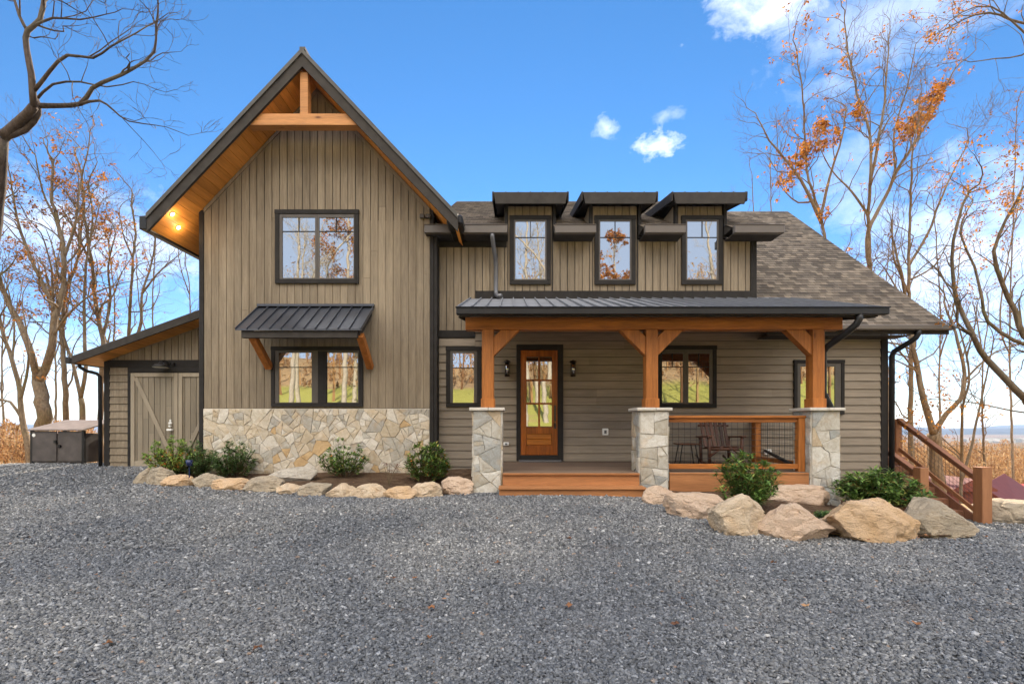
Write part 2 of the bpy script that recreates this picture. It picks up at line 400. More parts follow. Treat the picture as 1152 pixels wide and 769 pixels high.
tag(sheet('soil_bed', np.arange(2, 9.6, .06), np.arange(4.3, 11, .06), lambda x, y: .075 + .02 * ss(0, 1, (y - 6.8) / 2.2) + .02 * np.sin(x * 4 + 1) * np.sin(y * 5), 'mulch', lambda x, y: inpoly(x, y, RIGHT_BED)), kind='structure')

# loose stone chips of the drive
def chips():
    def scatter(y0, y1, dens, s0, s1):
        A = 0; out = []
        n = int(dens * (y1 - y0) * 2.6 * (y0 + y1) / 2)
        y = np.sqrt(RNG.uniform(y0 ** 2, y1 ** 2, n)); x = RNG.uniform(-1.25, 1.25, n) * y * .98
        s = RNG.uniform(s0, s1, n) * (1 + .6 * (RNG.random(n) > .93))
        return np.stack([x, y, s], 1)
    q = np.concatenate([scatter(2.3, 3.6, 6500, .005, .0112), scatter(3.6, 5.2, 4200, .0056, .0122), scatter(5.2, 8, 1900, .0075, .0145), scatter(8, 12.6, 500, .010, .019)])
    x, y, s = q.T
    keep = (y < drive_far_edge(x)) & ~inpoly(x, y, LEFT_BED) & ~inpoly(x, y, RIGHT_BED) & ~((y > 8.3) & (x > -.8) & (x < 6))
    x, y, s = x[keep], y[keep], s[keep]; n = len(x)
    cube = np.array([(-1, -1, -1), (1, -1, -1), (1, 1, -1), (-1, 1, -1), (-1, -1, 1), (1, -1, 1), (1, 1, 1), (-1, 1, 1)], float)
    V = cube[None] * np.stack([RNG.uniform(.8, 1.7, n), RNG.uniform(.6, 1.1, n), RNG.uniform(.22, .6, n)], 1)[:, None, :]
    V[:, 4:, :2] *= RNG.uniform(.45, .95, (n, 4, 2))
    V += RNG.normal(0, .2, V.shape) * np.array([1, 1, .6])
    V *= s[:, None, None]
    def rot(V, ax, ang):
        c, sn = np.cos(ang)[:, None], np.sin(ang)[:, None]; a, b = [(1, 2), (2, 0), (0, 1)][ax]
        A, B = V[:, :, a].copy(), V[:, :, b].copy(); V[:, :, a] = A * c - B * sn; V[:, :, b] = A * sn + B * c
    rot(V, 0, RNG.normal(0, .38, n)); rot(V, 1, RNG.normal(0, .38, n)); rot(V, 2, RNG.uniform(0, 6.28, n))
    z = g(x, y) + .03 + s * .25 + RNG.uniform(0, .008, n)
    V += np.stack([x, y, z], 1)[:, None, :]
    fc = np.array([(0, 3, 2, 1), (4, 5, 6, 7), (0, 1, 5, 4), (1, 2, 6, 5), (2, 3, 7, 6), (3, 0, 4, 7)])
    Fq = (fc[None] + (np.arange(n) * 8)[:, None, None]).reshape(-1, 4)
    o = np_mesh('gravel', V.reshape(-1, 3), Fq, 'stones')
    tag(o, 'loose blue-grey slate chips covering the drive', 'gravel', kind='stuff')
chips()
def litter():
    mb = MB()
    spots = [on_ground(*p) for p in ((466, 659), (485, 693), (121, 735), (291, 766), (1032, 712), (760, 712), (906, 691), (640, 612), (442, 658), (640, 690), (870, 640), (560, 640))]
    for _ in range(60):
        y = math.sqrt(random.uniform(9, 150)); spots.append((random.uniform(-1.1, 1.1) * y, y))
    for _ in range(170):
        a = random.choice(LB[:-1] + RB); spots.append((a[0] + random.uniform(-.8, .8), a[1] + random.uniform(-.35, 1.6)))
    for i, (x, y) in enumerate(spots):
        if y > 10.2: continue
        s = random.uniform(.012, .028) if i > 11 else .038
        z = gz(x, y) + .07 + (.03 if i > 100 else 0); a0 = random.uniform(0, 6.3); n = 9
        rim = []
        for k in range(n):
            a = a0 + k * 2 * math.pi / n; r = s * (1 if k % 2 else .55) * random.uniform(.8, 1.2)
            rim.append((x + r * math.cos(a), y + r * math.sin(a), z + random.uniform(-.2, .5) * s))
        mb.add([(x, y, z)] + rim, [(0, k + 1, (k + 1) % n + 1) for k in range(n)])
    tag(mb.build('fallen_leaves', 'leaf_ground'), 'scattered dry oak leaves fallen on gravel and beds', 'leaves', kind='stuff')
litter()

# ================================================================== THE HOUSE
HOUSE = empty('house', (0.8, 10.8, -1.2), 'two-storey brown-sided house with steep front gable, three dormers and a timber front porch', 'house')
WY, GY, SY = 10.8, 10.5, 11.9       # planes of the door wall, the gable wall and the shed wall
GC = -4.42                          # centre line of the gable
def gsoff(x): return 7.60 - 1.06 * abs(x - GC)

def boards(mb, xa, xb, Y, zb, zt, step=.172, gap=.017, proud=.018, x0=0.0):
    """vertical channel boards on a wall facing -Y; zb, zt: numbers or functions of x"""
    fb = zb if callable(zb) else (lambda x: zb); ft = zt if callable(zt) else (lambda x: zt)
    x = xa
    while x < xb - 1e-6:
        e = min(x + step, xb); l, r = x + gap / 2, e - gap / 2
        cuts = [l, r]
        if l < GC < r and callable(zt): cuts = [l, GC, r]
        for a, b in zip(cuts, cuts[1:]):
            if r - l > .02 and ft(b) > fb(b):
                lo, hi = fb(a), min(ft(a), ft(b)); pr = proud + random.uniform(-.002, .002)
                if hi - lo > 2.2 and random.random() < .55 and len(cuts) == 2:
                    zj = random.uniform(lo + .7, hi - .7)
                    mb.prism([(a, Y - pr, fb(a)), (b, Y - pr, fb(b)), (b, Y - pr, zj - .002), (a, Y - pr, zj - .002)], (0, pr, 0))
                    mb.prism([(a, Y - pr - .001, zj + .002), (b, Y - pr - .001, zj + .002), (b, Y - pr - .001, ft(b)), (a, Y - pr - .001, ft(a))], (0, pr, 0))
                else: mb.prism([(a, Y - pr, fb(a)), (b, Y - pr, fb(b)), (b, Y - pr, ft(b)), (a, Y - pr, ft(a))], (0, pr, 0))
        x = e
    return mb
def laps(mb, xa, xb, Y, zb, zt, step=.187, t=.03):
    z = zt
    n = 0
    while z > zb:
        lo = max(z - step, zb)
        # board lengths broken by staggered butt joints
        xs = [xa]; x = xa + random.uniform(1.2, 3.6)
        while x < xb - .8: xs.append(x); x += random.uniform(2.6, 4.2)
        xs.append(xb)
        for a, b in zip(xs, xs[1:]):
            mb.prism([(a, Y, z - .009), (a, Y - .006, z - .009), (a, Y - t, lo), (a, Y, lo)], (b - a - .002, 0, 0))
        z = lo; n += 1
    return mb

# solid body of the house, behind every cladding
b = MB()
b.prism([(-7.05, GY + .02, -2.2), (-1.8, GY + .02, -2.2), (-1.8, GY + .02, gsoff(-1.8)), (GC, GY + .02, gsoff(GC)), (-7.05, GY + .02, gsoff(-7.05))], (0, 8.5, 0))
b.box(-1.79, 8.75, WY + .02, 21.5, -3.2, 2.3)
b.box(-1.79, 5.65, WY + .021, 13.2, 2.31, 4.3)
for dx in (.425, 2.41, 4.4): b.box(dx - .52, dx + .52, WY + .022, 12.6, 4.301, 5.05)
b.prism([(8.5, WY + .3, 2.31), (8.5, 21.9, 2.31), (8.5, 16.37, 7.0)], (-10.2, 0, 0))
b.prism([(-10.42, SY + .02, -2.0), (-7.1, SY + .02, -2.0), (-7.1, SY + .02, 2.83), (-10.42, SY + .02, 1.58)], (0, 5.5, 0))
b.build('wall_core', 'core', HOUSE)

# --- cladding
mb = MB(); boards(mb, -6.99, -1.86, GY, .345, lambda x: gsoff(x) - .015); mb.box(-6.99, -1.86, GY - .003, GY + .015, .345, 4.6)
mb.build('vertical_siding', 'siding_tan', HOUSE)
mb = MB(); boards(mb, -1.70, -.86, WY, 2.17, 4.27); boards(mb, -.86, -.1, WY, 3.09, 4.27)
boards(mb, -.1, .95, WY, 3.09, 5.06); boards(mb, .95, 1.88, WY, 3.09, 4.27); boards(mb, 1.88, 2.94, WY, 3.09, 5.06); boards(mb, 2.94, 3.87, WY, 3.09, 4.27)
boards(mb, 3.87, 4.93, WY, 3.09, 5.06); boards(mb, 4.93, 5.56, WY, 3.09, 4.27)
mb.build('vertical_siding', 'siding_tan', HOUSE)
mb = MB(); boards(mb, -10.3, -7.1, SY, 1.63, lambda x: 1.63 + .375 * (x + 10.4) - .03)
mb.build('vertical_siding', 'siding_tan', HOUSE)
mb = MB(); laps(mb, -1.70, -.86, WY, -1.5, 1.99); laps(mb, -.86, 8.60, WY, -2.6, 2.3)
mb.build('lap_siding', 'siding_grey', HOUSE)
mb = MB(); laps(mb, -10.34, -9.86, SY, -1.3, 1.44)
mb.build('lap_siding', 'siding_tan', HOUSE)
# --- corner boards and bands
for nm_, bx_ in (('corner_board', (-7.09, -6.99, GY - .035, GY + .3, -1.3, gsoff(-7.06) + .02)), ('corner_board', (-1.86, -1.775, GY - .035, GY + .05, -1.35, 4.95)),
    ('corner_board', (-1.772, -1.70, GY - .02, WY + .01, -1.35, 4.25)), ('corner_board', (8.60, 8.76, WY - .04, WY + .2, -2.8, 2.3)), ('corner_board', (5.56, 5.70, WY - .04, WY + .2, 2.6, 4.24)),
    ('band_board', (-1.70, -.865, WY - .035, WY - .001, 2.0, 2.165)), ('band_board', (-.83, 5.62, WY - .036, WY - .002, 2.88, 3.085)), ('corner_board', (-10.48, -10.34, SY - .035, SY + .2, -1.35, 1.62)),
    ('band_board', (-10.34, -7.1, SY - .036, SY - .001, 1.45, 1.625)), ('frieze_board', (-1.70, -.12, WY - .037, WY - .001, 4.1, 4.27))):
    MB().box(*bx_).build(nm_, 'trim', HOUSE, .004)
for s_ in (-1, 1):   # thin frieze under the gable soffit
    xe = -6.98 if s_ < 0 else -1.87
    MB().prism([(GC, GY - .04, gsoff(GC) - .02), (xe, GY - .04, gsoff(xe) - .02), (xe, GY - .04, gsoff(xe) - .12), (GC, GY - .04, gsoff(GC) - .12)], (0, .024, 0)).build('frieze_board', 'siding_tan', HOUSE)
MB().prism([(-10.33, SY - .04, 1.655), (-7.1, SY - .04, 2.865), (-7.1, SY - .04, 2.765), (-10.33, SY - .04, 1.63)], (0, .024, 0)).build('frieze_board', 'siding_tan', HOUSE)

# --- stone work: every stone its own chamfered piece of one wall face
def stone_face(mb, o, u, v, nrm, w, h, size, seed, depth=.035, aspect=1.25, edge=.006, rowy=False):
    r = random.Random(seed); o, u, v, nrm = Vector(o), Vector(u), Vector(v), Vector(nrm)
    pts = []; cells = []; lim = size * size * 1.05; size = size * 2.1
    for rad, tries in ((size * .82, 60), (size * .58, 160), (size * .4, 500), (size * .27, 1400 if w > 1 else 160)):
        for _ in range(tries):
            q = (r.uniform(0, w), r.uniform(0, h)); rr_ = rad * r.uniform(.85, 1.15)
            if len(pts) > 620: break
            if all(((q[0] - p[0]) / aspect) ** 2 + ((q[1] - p[1]) * aspect) ** 2 > (.78 * (rr_ + p[2])) ** 2 for p in pts): pts.append((q[0], q[1], rr_))
        if rad > size * .7 and w > 1: pts = pts[:22]
    for i, (px, py, pr_) in enumerate(pts):
        poly = [(edge, edge), (w - edge, edge), (w - edge, h - edge), (edge, h - edge)]
        near = sorted((p for k, p in enumerate(pts) if k != i), key=lambda p: (p[0] - px) ** 2 + (p[1] - py) ** 2)[:24]
        for qx, qy, qr in near:
            nx_, ny_ = qx - px, qy - py; L = math.hypot(nx_, ny_)
            if L < 1e-5: continue
            tt = min(.8, max(.2, .5 + (pr_ ** 2 - qr ** 2) / (2 * L * L)))
            mx, my = px + nx_ * tt, py + ny_ * tt
            a_ = random.Random(int((px + qx) * 9973) ^ int((py + qy) * 7919)).uniform(-.1, .1)
            nx_, ny_ = nx_ / L, ny_ / L; nx_, ny_ = nx_ * math.cos(a_) - ny_ * math.sin(a_), nx_ * math.sin(a_) + ny_ * math.cos(a_)
            mx -= nx_ * .0014; my -= ny_ * .0014
            out = []
            for k in range(len(poly)):
                a, b_ = poly[k], poly[(k + 1) % len(poly)]
                da = (a[0] - mx) * nx_ + (a[1] - my) * ny_; db = (b_[0] - mx) * nx_ + (b_[1] - my) * ny_
                if da <= 0: out.append(a)
                if da * db < 0:
                    t = da / (da - db); out.append((a[0] + (b_[0] - a[0]) * t, a[1] + (b_[1] - a[1]) * t))
            poly = out
            if len(poly) < 3: break
        if len(poly) < 3: continue
        def area(q): return abs(sum(q[k][0] * q[(k + 1) % len(q)][1] - q[(k + 1) % len(q)][0] * q[k][1] for k in range(len(q)))) / 2
        def split(q, lim):
            a0 = area(q)
            if a0 < lim * r.choice((.4, .7, 1, 1.4, 2.0, 2.8)) or len(q) < 3: return [q]
            cx_0 = sum(p[0] for p in q) / len(q); cy_0 = sum(p[1] for p in q) / len(q)
            sxx = sum((p[0] - cx_0) ** 2 for p in q); syy = sum((p[1] - cy_0) ** 2 for p in q); sxy = sum((p[0] - cx_0) * (p[1] - cy_0) for p in q)
            th = .5 * math.atan2(2 * sxy, sxx - syy) + r.gauss(0, .14); ux, uy = math.cos(th), math.sin(th); off = r.uniform(-.22, .22) * math.sqrt(a0)
            out = []
            for sg in (1, -1):
                half = []
                for k in range(len(q)):
                    A, B = q[k], q[(k + 1) % len(q)]
                    da = sg * ((A[0] - cx_0) * ux + (A[1] - cy_0) * uy - off) + .0016; db = sg * ((B[0] - cx_0) * ux + (B[1] - cy_0) * uy - off) + .0016
                    if da <= 0: half.append(A)
                    if da * db < 0: t = da / (da - db); half.append((A[0] + (B[0] - A[0]) * t, A[1] + (B[1] - A[1]) * t))
                if len(half) >= 3 and area(half) > .0008: out += split(half, lim)
            return out
        cells += split(poly, lim)
    for poly in cells:
        P2 = []
        for k in range(len(poly)):
            a, b_ = poly[k], poly[(k + 1) % len(poly)]; L = math.hypot(b_[0] - a[0], b_[1] - a[1])
            P2.append(a)
            if L > .07:
                m = int(L / .06)
                for q in range(1, m + 1):
                    t = q / (m + 1); wob = r.uniform(-.006, .003)
                    ex, ey = (b_[1] - a[1]) / L, -(b_[0] - a[0]) / L
                    P2.append((a[0] + (b_[0] - a[0]) * t + ex * wob, a[1] + (b_[1] - a[1]) * t + ey * wob))
        cx = sum(p[0] for p in P2) / len(P2); cy = sum(p[1] for p in P2) / len(P2)
        d = depth * r.uniform(.7, 1.1); tx, ty = r.uniform(-.05, .05), r.uniform(-.05, .05); n = len(P2); vs = []
        rr = math.sqrt(sum((p[0] - cx) ** 2 + (p[1] - cy) ** 2 for p in P2) / n) + 1e-6; ins = max(.6, 1 - .006 / rr); ins2 = ins * .72
        for p in P2: vs.append(o + u * p[0] + v * p[1])
        for p in P2: vs.append(o + u * p[0] + v * p[1] + nrm * (d * .72))
        for p in P2:
            x_, y_ = cx + (p[0] - cx) * ins, cy + (p[1] - cy) * ins
            vs.append(o + u * x_ + v * y_ + nrm * (d + (x_ - cx) * tx + (y_ - cy) * ty + r.uniform(-.002, .003)))
        vs.append(o + u * cx + v * cy + nrm * (d + r.uniform(0, .008)))
        fs = []
        for k in range(n):
            k2 = (k + 1) % n
            fs.append((k, k2, n + k2, n + k)); fs.append((n + k, n + k2, 2 * n + k2, 2 * n + k)); fs.append((2 * n + k, 2 * n + k2, 3 * n))
        mb.add(vs, fs)
mb = MB(); stone_face(mb, (-6.985, GY - .03, -1.4), (1, 0, 0), (0, 0, 1), (0, -1, 0), 5.12, 1.73, .19, 5, .026, 1.1)
stw = mb.build('stone_wall', 'veneer', HOUSE)
MB().box(-6.985, -1.865, GY - .03, GY + .015, -1.4, .335).build('mortar', 'mortar', stw)

def pillar(cx, seed, zb):
    x0, x1, y0, y1 = cx - .275, cx + .275, 8.35, 8.92; mb = MB(); d = .03; zt = .225; h = zt - zb
    stone_face(mb, (x0 + d, y0 + d, zb), (1, 0, 0), (0, 0, 1), (0, -1, 0), .55 - 2 * d, h, .25, seed, d, 1.0, .0)
    stone_face(mb, (x0 + d, y1 - d, zb), (0, -1, 0), (0, 0, 1), (-1, 0, 0), .57 - 2 * d, h, .25, seed + 1, d, 1.0, .0)
    stone_face(mb, (x1 - d, y0 + d, zb), (0, 1, 0), (0, 0, 1), (1, 0, 0), .57 - 2 * d, h, .25, seed + 2, d, 1.0, .0)
    p = mb.build('stone_pillar', 'pillar_stone', HOUSE)
    MB().box(x0 + .022, x1 - .022, y0 + .022, y1 - .022, zb, zt).build('mortar', 'mortar', p)
    c = MB(); c.box(x0 - .045, cx + .02, y0 - .04, y1 + .04, zt + .002, .285); c.box(cx + .024, x1 + .045, y0 - .045, y1 + .04, zt + .004, .283)
    c.build('pillar_cap', 'cap_stone', p, .01)
for cx_, sd, zb in ((-.45, 31, -1.45), (2.57, 47, -1.5), (5.68, 58, -1.6)): pillar(cx_, sd, zb)

# --- gable roof
RT, RB_ = 7.87, 7.60                # ridge top, ridge underside
FY = 9.74                           # front edge of the gable roof
def rz(x, top=RT): return top - 1.06 * abs(x - GC)
for s in (-1, 1):
    xe = GC + s * 3.28; mb = MB()
    mb.prism([(GC, FY + .03, RT - .07), (xe, FY + .03, rz(xe) - .07), (xe, FY + .03, rz(xe)), (GC, FY + .03, RT)], (0, 10.4, 0))
    roof = mb.build('gable_roof', 'rake_cap', HOUSE)
    mb = MB(); L = 3.28; k = 0; w = .138
    n = int(round(L / w))
    for k in range(n):      # soffit boards run front to back
        a, b_ = GC + s * (L * k / n + .003), GC + s * (L * (k + 1) / n - .003)
        mb.prism([(a, FY + .06, rz(a, 7.62)), (b_, FY + .06, rz(b_, 7.62)), (b_, FY + .06, rz(b_, 7.60)), (a, FY + .06, rz(a, 7.60))], (0, 2.5, 0))
    mb.build('soffit', 'soffit', HOUSE)
    mb = MB()
    mb.prism([(GC, FY, RT - .09), (xe, FY, rz(xe) - .09), (xe, FY, rz(xe) - .35), (GC, FY, RT - .35)], (0, .055, 0))
    mb.build('rake_fascia', 'fascia', HOUSE)
    mb = MB(); mb.prism([(GC, FY - .03, RT + .02), (xe, FY - .03, rz(xe) + .02), (xe, FY - .03, rz(xe) - .085), (GC, FY - .03, RT - .085)], (0, .09, 0))
    mb.build('drip_edge', 'rake_cap', HOUSE)
MB().beam((GC - .0, FY + .0, RT + .03), (GC, 20, RT + .03), .12, .06).build('ridge_cap', 'rake_cap', HOUSE)
MB().box(GC - .035 * 0 - 3.43, GC - 3.28, FY - .02, 19.8, 4.08, 4.36).build('gutter', 'gutter', HOUSE, .015)
mb = MB(); mb.box(GC + 3.03, GC + 3.37, FY + .05, 11.8, 4.22, 4.43); mb.build('gutter', 'gutter', HOUSE, .04)
# eave ends of the rake on the right, seen past the gable wall
mb = MB(); mb.beam((-4.42, 10.0, 6.45), (-1.32, 10.0, 4.03), .05, .3, (0, 0, 1)); 
# truss: tie beam and king post
mb = MB(); y0 = FY + .06
mb.prism([(GC - 1.19, y0, 6.32), (GC + 1.19, y0, 6.32), (GC + .98, y0, 6.565), (GC - .98, y0, 6.565)], (0, .2, 0))
mb.build('tie_beam', 'timber_light', HOUSE, .006)
MB().box(GC - .085, GC + .085, y0 + .02, y0 + .19, 6.567, 7.46).build('king_post', 'timber_light', HOUSE, .006)
for x, z in ((-2.03, 4.68), (-1.9, 4.68)):
    MB().box(x - .055, x + .055, GY - .09, GY - .012, z - .05, z + .04).build('wall_vent', 'sash', HOUSE, .01)
# recessed soffit lights
def emis(name, c, k):
    t = NT(name); e = t.n('Emission', ins={'Color': (*c, 1), 'Strength': k}); t.t.links.new(e.outputs[0], t.out.inputs[0]); return t.m
M['lamp'] = emis('lit_downlight_lens', (1, .74, .4), 12)
for px, py, Y in ((193.5, 246.5, 9.97), (200.5, 250.5, 10.33)):
    x = (px - CX) * Y / F; z = rz(x, 7.60)
    d = Vector((-1.06 * -1, 0, -1)).normalized(); d = Vector((1.06, 0, -1)).normalized() if x < GC else Vector((-1.06, 0, -1)).normalized()
    c = Vector((x, Y, z))
    ring = MB().tube([c - d * .002, c + d * .012], [.062, .055], 16).build('soffit_light', 'rake_cap', HOUSE)
    MB().tube([c + d * .0125, c + d * .018], [.042, .035], 16).build('lens', 'lamp', ring)
    L = bpy.data.lights.new('soffit_lamp', 'POINT'); L.energy = 1.5; L.color = (1, .74, .45); L.shadow_soft_size = .03
    lo = bpy.data.objects.new('soffit_lamp', L); COL.objects.link(lo); lo.location = c + d * .14; lo.rotation_euler = d.to_track_quat('-Z', 'Y').to_euler(); lo.parent = HOUSE; lo.matrix_parent_inverse = Matrix.Translation(-HOUSE.location)

# --- shed roof
def sz(x): return 1.67 + .362 * (x + 10.78)
SF = 11.33
mb = MB(); mb.prism([(-10.82, SF + .03, sz(-10.82) - .05), (-7.07, SF + .03, sz(-7.07) - .05), (-7.07, SF + .03, sz(-7.07)), (-10.82, SF + .03, sz(-10.82))], (0, 6.5, 0))
mb.build('shed_roof', 'rake_cap', HOUSE)
mb = MB(); mb.prism([(-10.80, SF, sz(-10.8) - .03), (-7.1, SF, sz(-7.1) - .03), (-7.1, SF, sz(-7.1) - .21), (-10.8, SF, sz(-10.8) - .2)], (0, .05, 0))
mb.build('rake_fascia', 'fascia', HOUSE)
mb = MB()
for k in range(24):
    a = -10.75 + k * .153; b_ = a + .147
    mb.prism([(a, SF + .052, sz(a) - .2), (b_, SF + .052, sz(b_) - .2), (b_, SF + .052, sz(b_) - .18), (a, SF + .052, sz(a) - .18)], (0, 2.0, 0))
mb.build('soffit', 'soffit', HOUSE)
MB().box(-10.96, -10.825, SF - .01, 17.5, 1.47, 1.63).build('gutter', 'gutter', HOUSE, .02)
MB().tube([(-10.89, 11.62, 1.5), (-10.89, 11.65, 1.42), (-10.8, 11.72, 1.33), (-10.6, 11.8, 1.27), (-10.55, 11.83, 1.2), (-10.54, 11.84, -1.1)], .042, 8).build('downspout', 'gutter', HOUSE, smooth=True)

# --- shed doors
mb = MB(); mb.box(-9.86, -9.79, SY - .05, SY - .002, -1.15, 1.40); mb.box(-9.86, -7.1, SY - .051, SY - .003, 1.31, 1.449)
mb.build('door_casing', 'trim', HOUSE, .004)
def shed_leaf(xa, xb, diag):
    mb = MB(); boards(mb, xa, xb, SY - .012, -1.1, 1.295, .148, .014, .012)
    d = mb.build('shed_door', 'shed_door', HOUSE)
    t = MB()
    for a, b_ in ((xa, xa + .10), (xb - .10, xb)): t.box(a, b_, SY - .055, SY - .026, -1.1, 1.29)
    t.box(xa + .102, xb - .102, SY - .055, SY - .026, 1.19, 1.29); t.box(xa + .102, xb - .102, SY - .055, SY - .026, -1.1, -.97)
    a, b_ = ((xa + .12, SY - .04, 1.17), (xb - .12, SY - .04, -.95)) if diag > 0 else ((xb - .12, SY - .04, 1.17), (xa + .12, SY - .04, -.95))
    t.beam(a, b_, .028, .1, (1, 0, 1 if diag > 0 else -1)); t.build('door_rail', 'shed_rail', d, .006)
    return d
d1 = shed_leaf(-9.78, -8.57, 1); d2 = shed_leaf(-8.555, -7.345, -1)
hw = MB(); hw.box(-8.78, -8.70, SY - .10, SY - .057, -.02, .035); hw.box(-8.76, -8.72, SY - .09, SY - .057, .04, .1); hw.build('latch', 'white', d1, .008)
hw = MB(); hw.box(-8.80, -8.67, SY - .14, SY - .057, -.19, -.14); hw.tube([(-8.74, SY - .06, -.07), (-8.74, SY - .12, -.07)], .026, 10); hw.build('handle', 'white', d1, .008)
# barn light over the shed doors
x, z = -8.83, 1.46; mb = MB()
mb.tube([(x + .03, SY - .04, z + .08), (x + .03, SY - .1, z + .1), (x, SY - .22, z + .13), (x - .01, SY - .26, z + .08)], .014, 8)
mb.tube([(x + .03, SY - .038, z + .08), (x + .03, SY - .055, z + .08)], .05, 12)
bl = mb.build('barn_light', 'trim', HOUSE, smooth=True)
mb = MB(); mb.tube([(x - .01, SY - .26, z + .1), (x - .01, SY - .26, z + .05), (x - .01, SY - .26, z + .02), (x - .01, SY - .26, z - .045)], [.03, .055, .13, .19], 20)
mb.build('lamp_shade', 'gutter', bl, smooth=True)
MB().box(x + .13, x + .2, SY - .12, SY - .04, z + .02, z + .09).build('sensor', 'trim', bl, .01)
MB().tube([(x - .01, SY - .26, z - .046), (x - .01, SY - .26, z - .055)], [.175, .17], 20).build('reflector', 'cap_stone', bl, smooth=True)

# --- windows
def window(x0, x1, z0, z1, Y, panes, cas=.09, sash=.045, name_pane='pane', muntins=(), deep=.05):
    """casing (the part) with a sash frame, pane(s) and muntins; panes = [(x0,x1,z0,z1)] glass rectangles"""
    o = MB(); i0x, i1x, i0z, i1z = x0 + cas, x1 - cas, z0 + cas, z1 - cas
    o.box(x0, x1, Y - deep, Y + .01, z0, i0z); o.box(x0 - .008, x1 + .008, Y - deep - .006, Y + .01, i1z, z1)
    o.box(x0, i0x, Y - deep, Y + .01, i0z + .001, i1z - .001); o.box(i1x, x1, Y - deep, Y + .01, i0z + .001, i1z - .001)
    w = o.build('window', 'trim', HOUSE, .004)
    fr = MB(); d0, d1 = Y - deep + .012, Y
    xs = [i0x + .002] + sorted([(a[1] + b_[0]) / 2 for a, b_ in zip(panes, panes[1:])]) + [i1x - .002]
    for k, (a0, a1, c0, c1) in enumerate(panes):
        l, r = xs[k] + (.002 if k else 0), xs[k + 1] - (.002 if k < len(panes) - 1 else 0)
        fr.box(l, a0, d0, d1, i0z + .002, i1z - .002); fr.box(a1, r, d0, d1, i0z + .002, i1z - .002)
        fr.box(a0, a1, d0, d1, i0z + .002, c0); fr.box(a0, a1, d0, d1, c1, i1z - .002)
        tx, tz = random.uniform(-.0012, .0012), random.uniform(-.0012, .0012)
        p = MB(); yy = Y - .022
        p.prism([(a0 - .004, yy + tx, c0 - .004), (a1 + .004, yy - tx, c0 - .004), (a1 + .004, yy - tx + tz, c1 + .004), (a0 - .004, yy + tx + tz, c1 + .004)], (0, .008, 0))
        p.build('pane', name_pane, w)
    fr.build('frame', 'sash', w, .003)
    if muntins:
        mu = MB()
        for (a0, c0, a1, c1) in muntins:
            if a0 == a1: mu.box(a0 - .009, a0 + .009, Y - .036, Y - .0265, c0, c1)
            else: mu.box(a0, a1, Y - .034, Y - .0262, c0 - .009, c0 + .009)
        mu.build('muntin', 'trim', w)
    return w
def pxw(a, b, c, d, Y): # pixel rectangle (x0,y0,x1,y1) -> (x0,x1,z0,z1)
    s = Y / F; return ((a - CX) * s, (c - CX) * s, (HY - d) * s, (HY - b) * s)
def hm(p, py, Y): z = (HY - py) * Y / F; return (p[0], z, p[1], z)
# upper gable window
pa, pb = pxw(319, 245.8, 355.5, 313.3, GY), pxw(360.2, 245.8, 398.5, 313.3, GY); zm = (HY - 261.3) * GY / F
window(*pxw(310.8, 237, 404.3, 319.5, GY), GY - .016, [pa, pb], .095, muntins=[(pa[0], zm, pa[1], zm), (pb[0], zm, pb[1], zm), ((pa[0] + pa[1]) / 2, zm + .01, (pa[0] + pa[1]) / 2, pa[3]), ((pb[0] + pb[1]) / 2, zm + .01, (pb[0] + pb[1]) / 2, pb[3])])
# lower gable window
pa, pb = pxw(315, 397, 351.8, 452.5, GY), pxw(367, 397, 403.3, 452.5, GY); zm = (HY - 413.3) * GY / F
window(*pxw(306.4, 390, 409, 457.5, GY), GY - .016, [pa, pb], .085, muntins=[(pa[0], zm, pa[1], zm), (pb[0], zm, pb[1], zm)])
# a darker mullion post between the two lower sashes
MB().box(-4.38, -4.19, GY - .075, GY - .03, .46, 1.63).build('window_mullion', 'trim', HOUSE, .004)
# dormer windows
for cxp in (596.5, 691.5, 789):
    p = pxw(cxp - 16.6, 250, cxp + 16.6, 314.5, WY); zm = (HY - 268) * WY / F; xm = (p[0] + p[1]) / 2
    window(*pxw(cxp - 23, 243.5, cxp + 23, 320.6, WY), WY - .016, [p], .095, muntins=[(p[0], zm, p[1], zm), (xm, zm + .01, xm, p[3])])
# window beside the door
p = pxw(509.8, 397.4, 533.4, 452.8, WY); zm = (HY - 413.8) * WY / F
window(*pxw(502.2, 390, 541.6, 457.6, WY), WY - .02, [p], .095, muntins=[(p[0], zm, p[1], zm)])
# double window on the porch
pa, pb = pxw(743.5, 398, 767.5, 452.5, WY), pxw(773.5, 398, 797, 452.5, WY); zm = (HY - 412.8) * WY / F
window(*pxw(739.5, 389, 805, 458.5, WY), WY - .02, [pa, pb], .09, name_pane='pane_dark', muntins=[(pa[0], zm, pa[1], zm), (pb[0], zm, pb[1], zm), ((pa[0] + pa[1]) / 2, zm + .01, (pa[0] + pa[1]) / 2, pa[3]), ((pb[0] + pb[1]) / 2, zm + .01, (pb[0] + pb[1]) / 2, pb[3])])
# right window
p = pxw(899, 412.5, 937.5, 459, WY)
window(*pxw(891.8, 405, 948, 466, WY), WY - .02, [p], .075)

DW = WY - .022
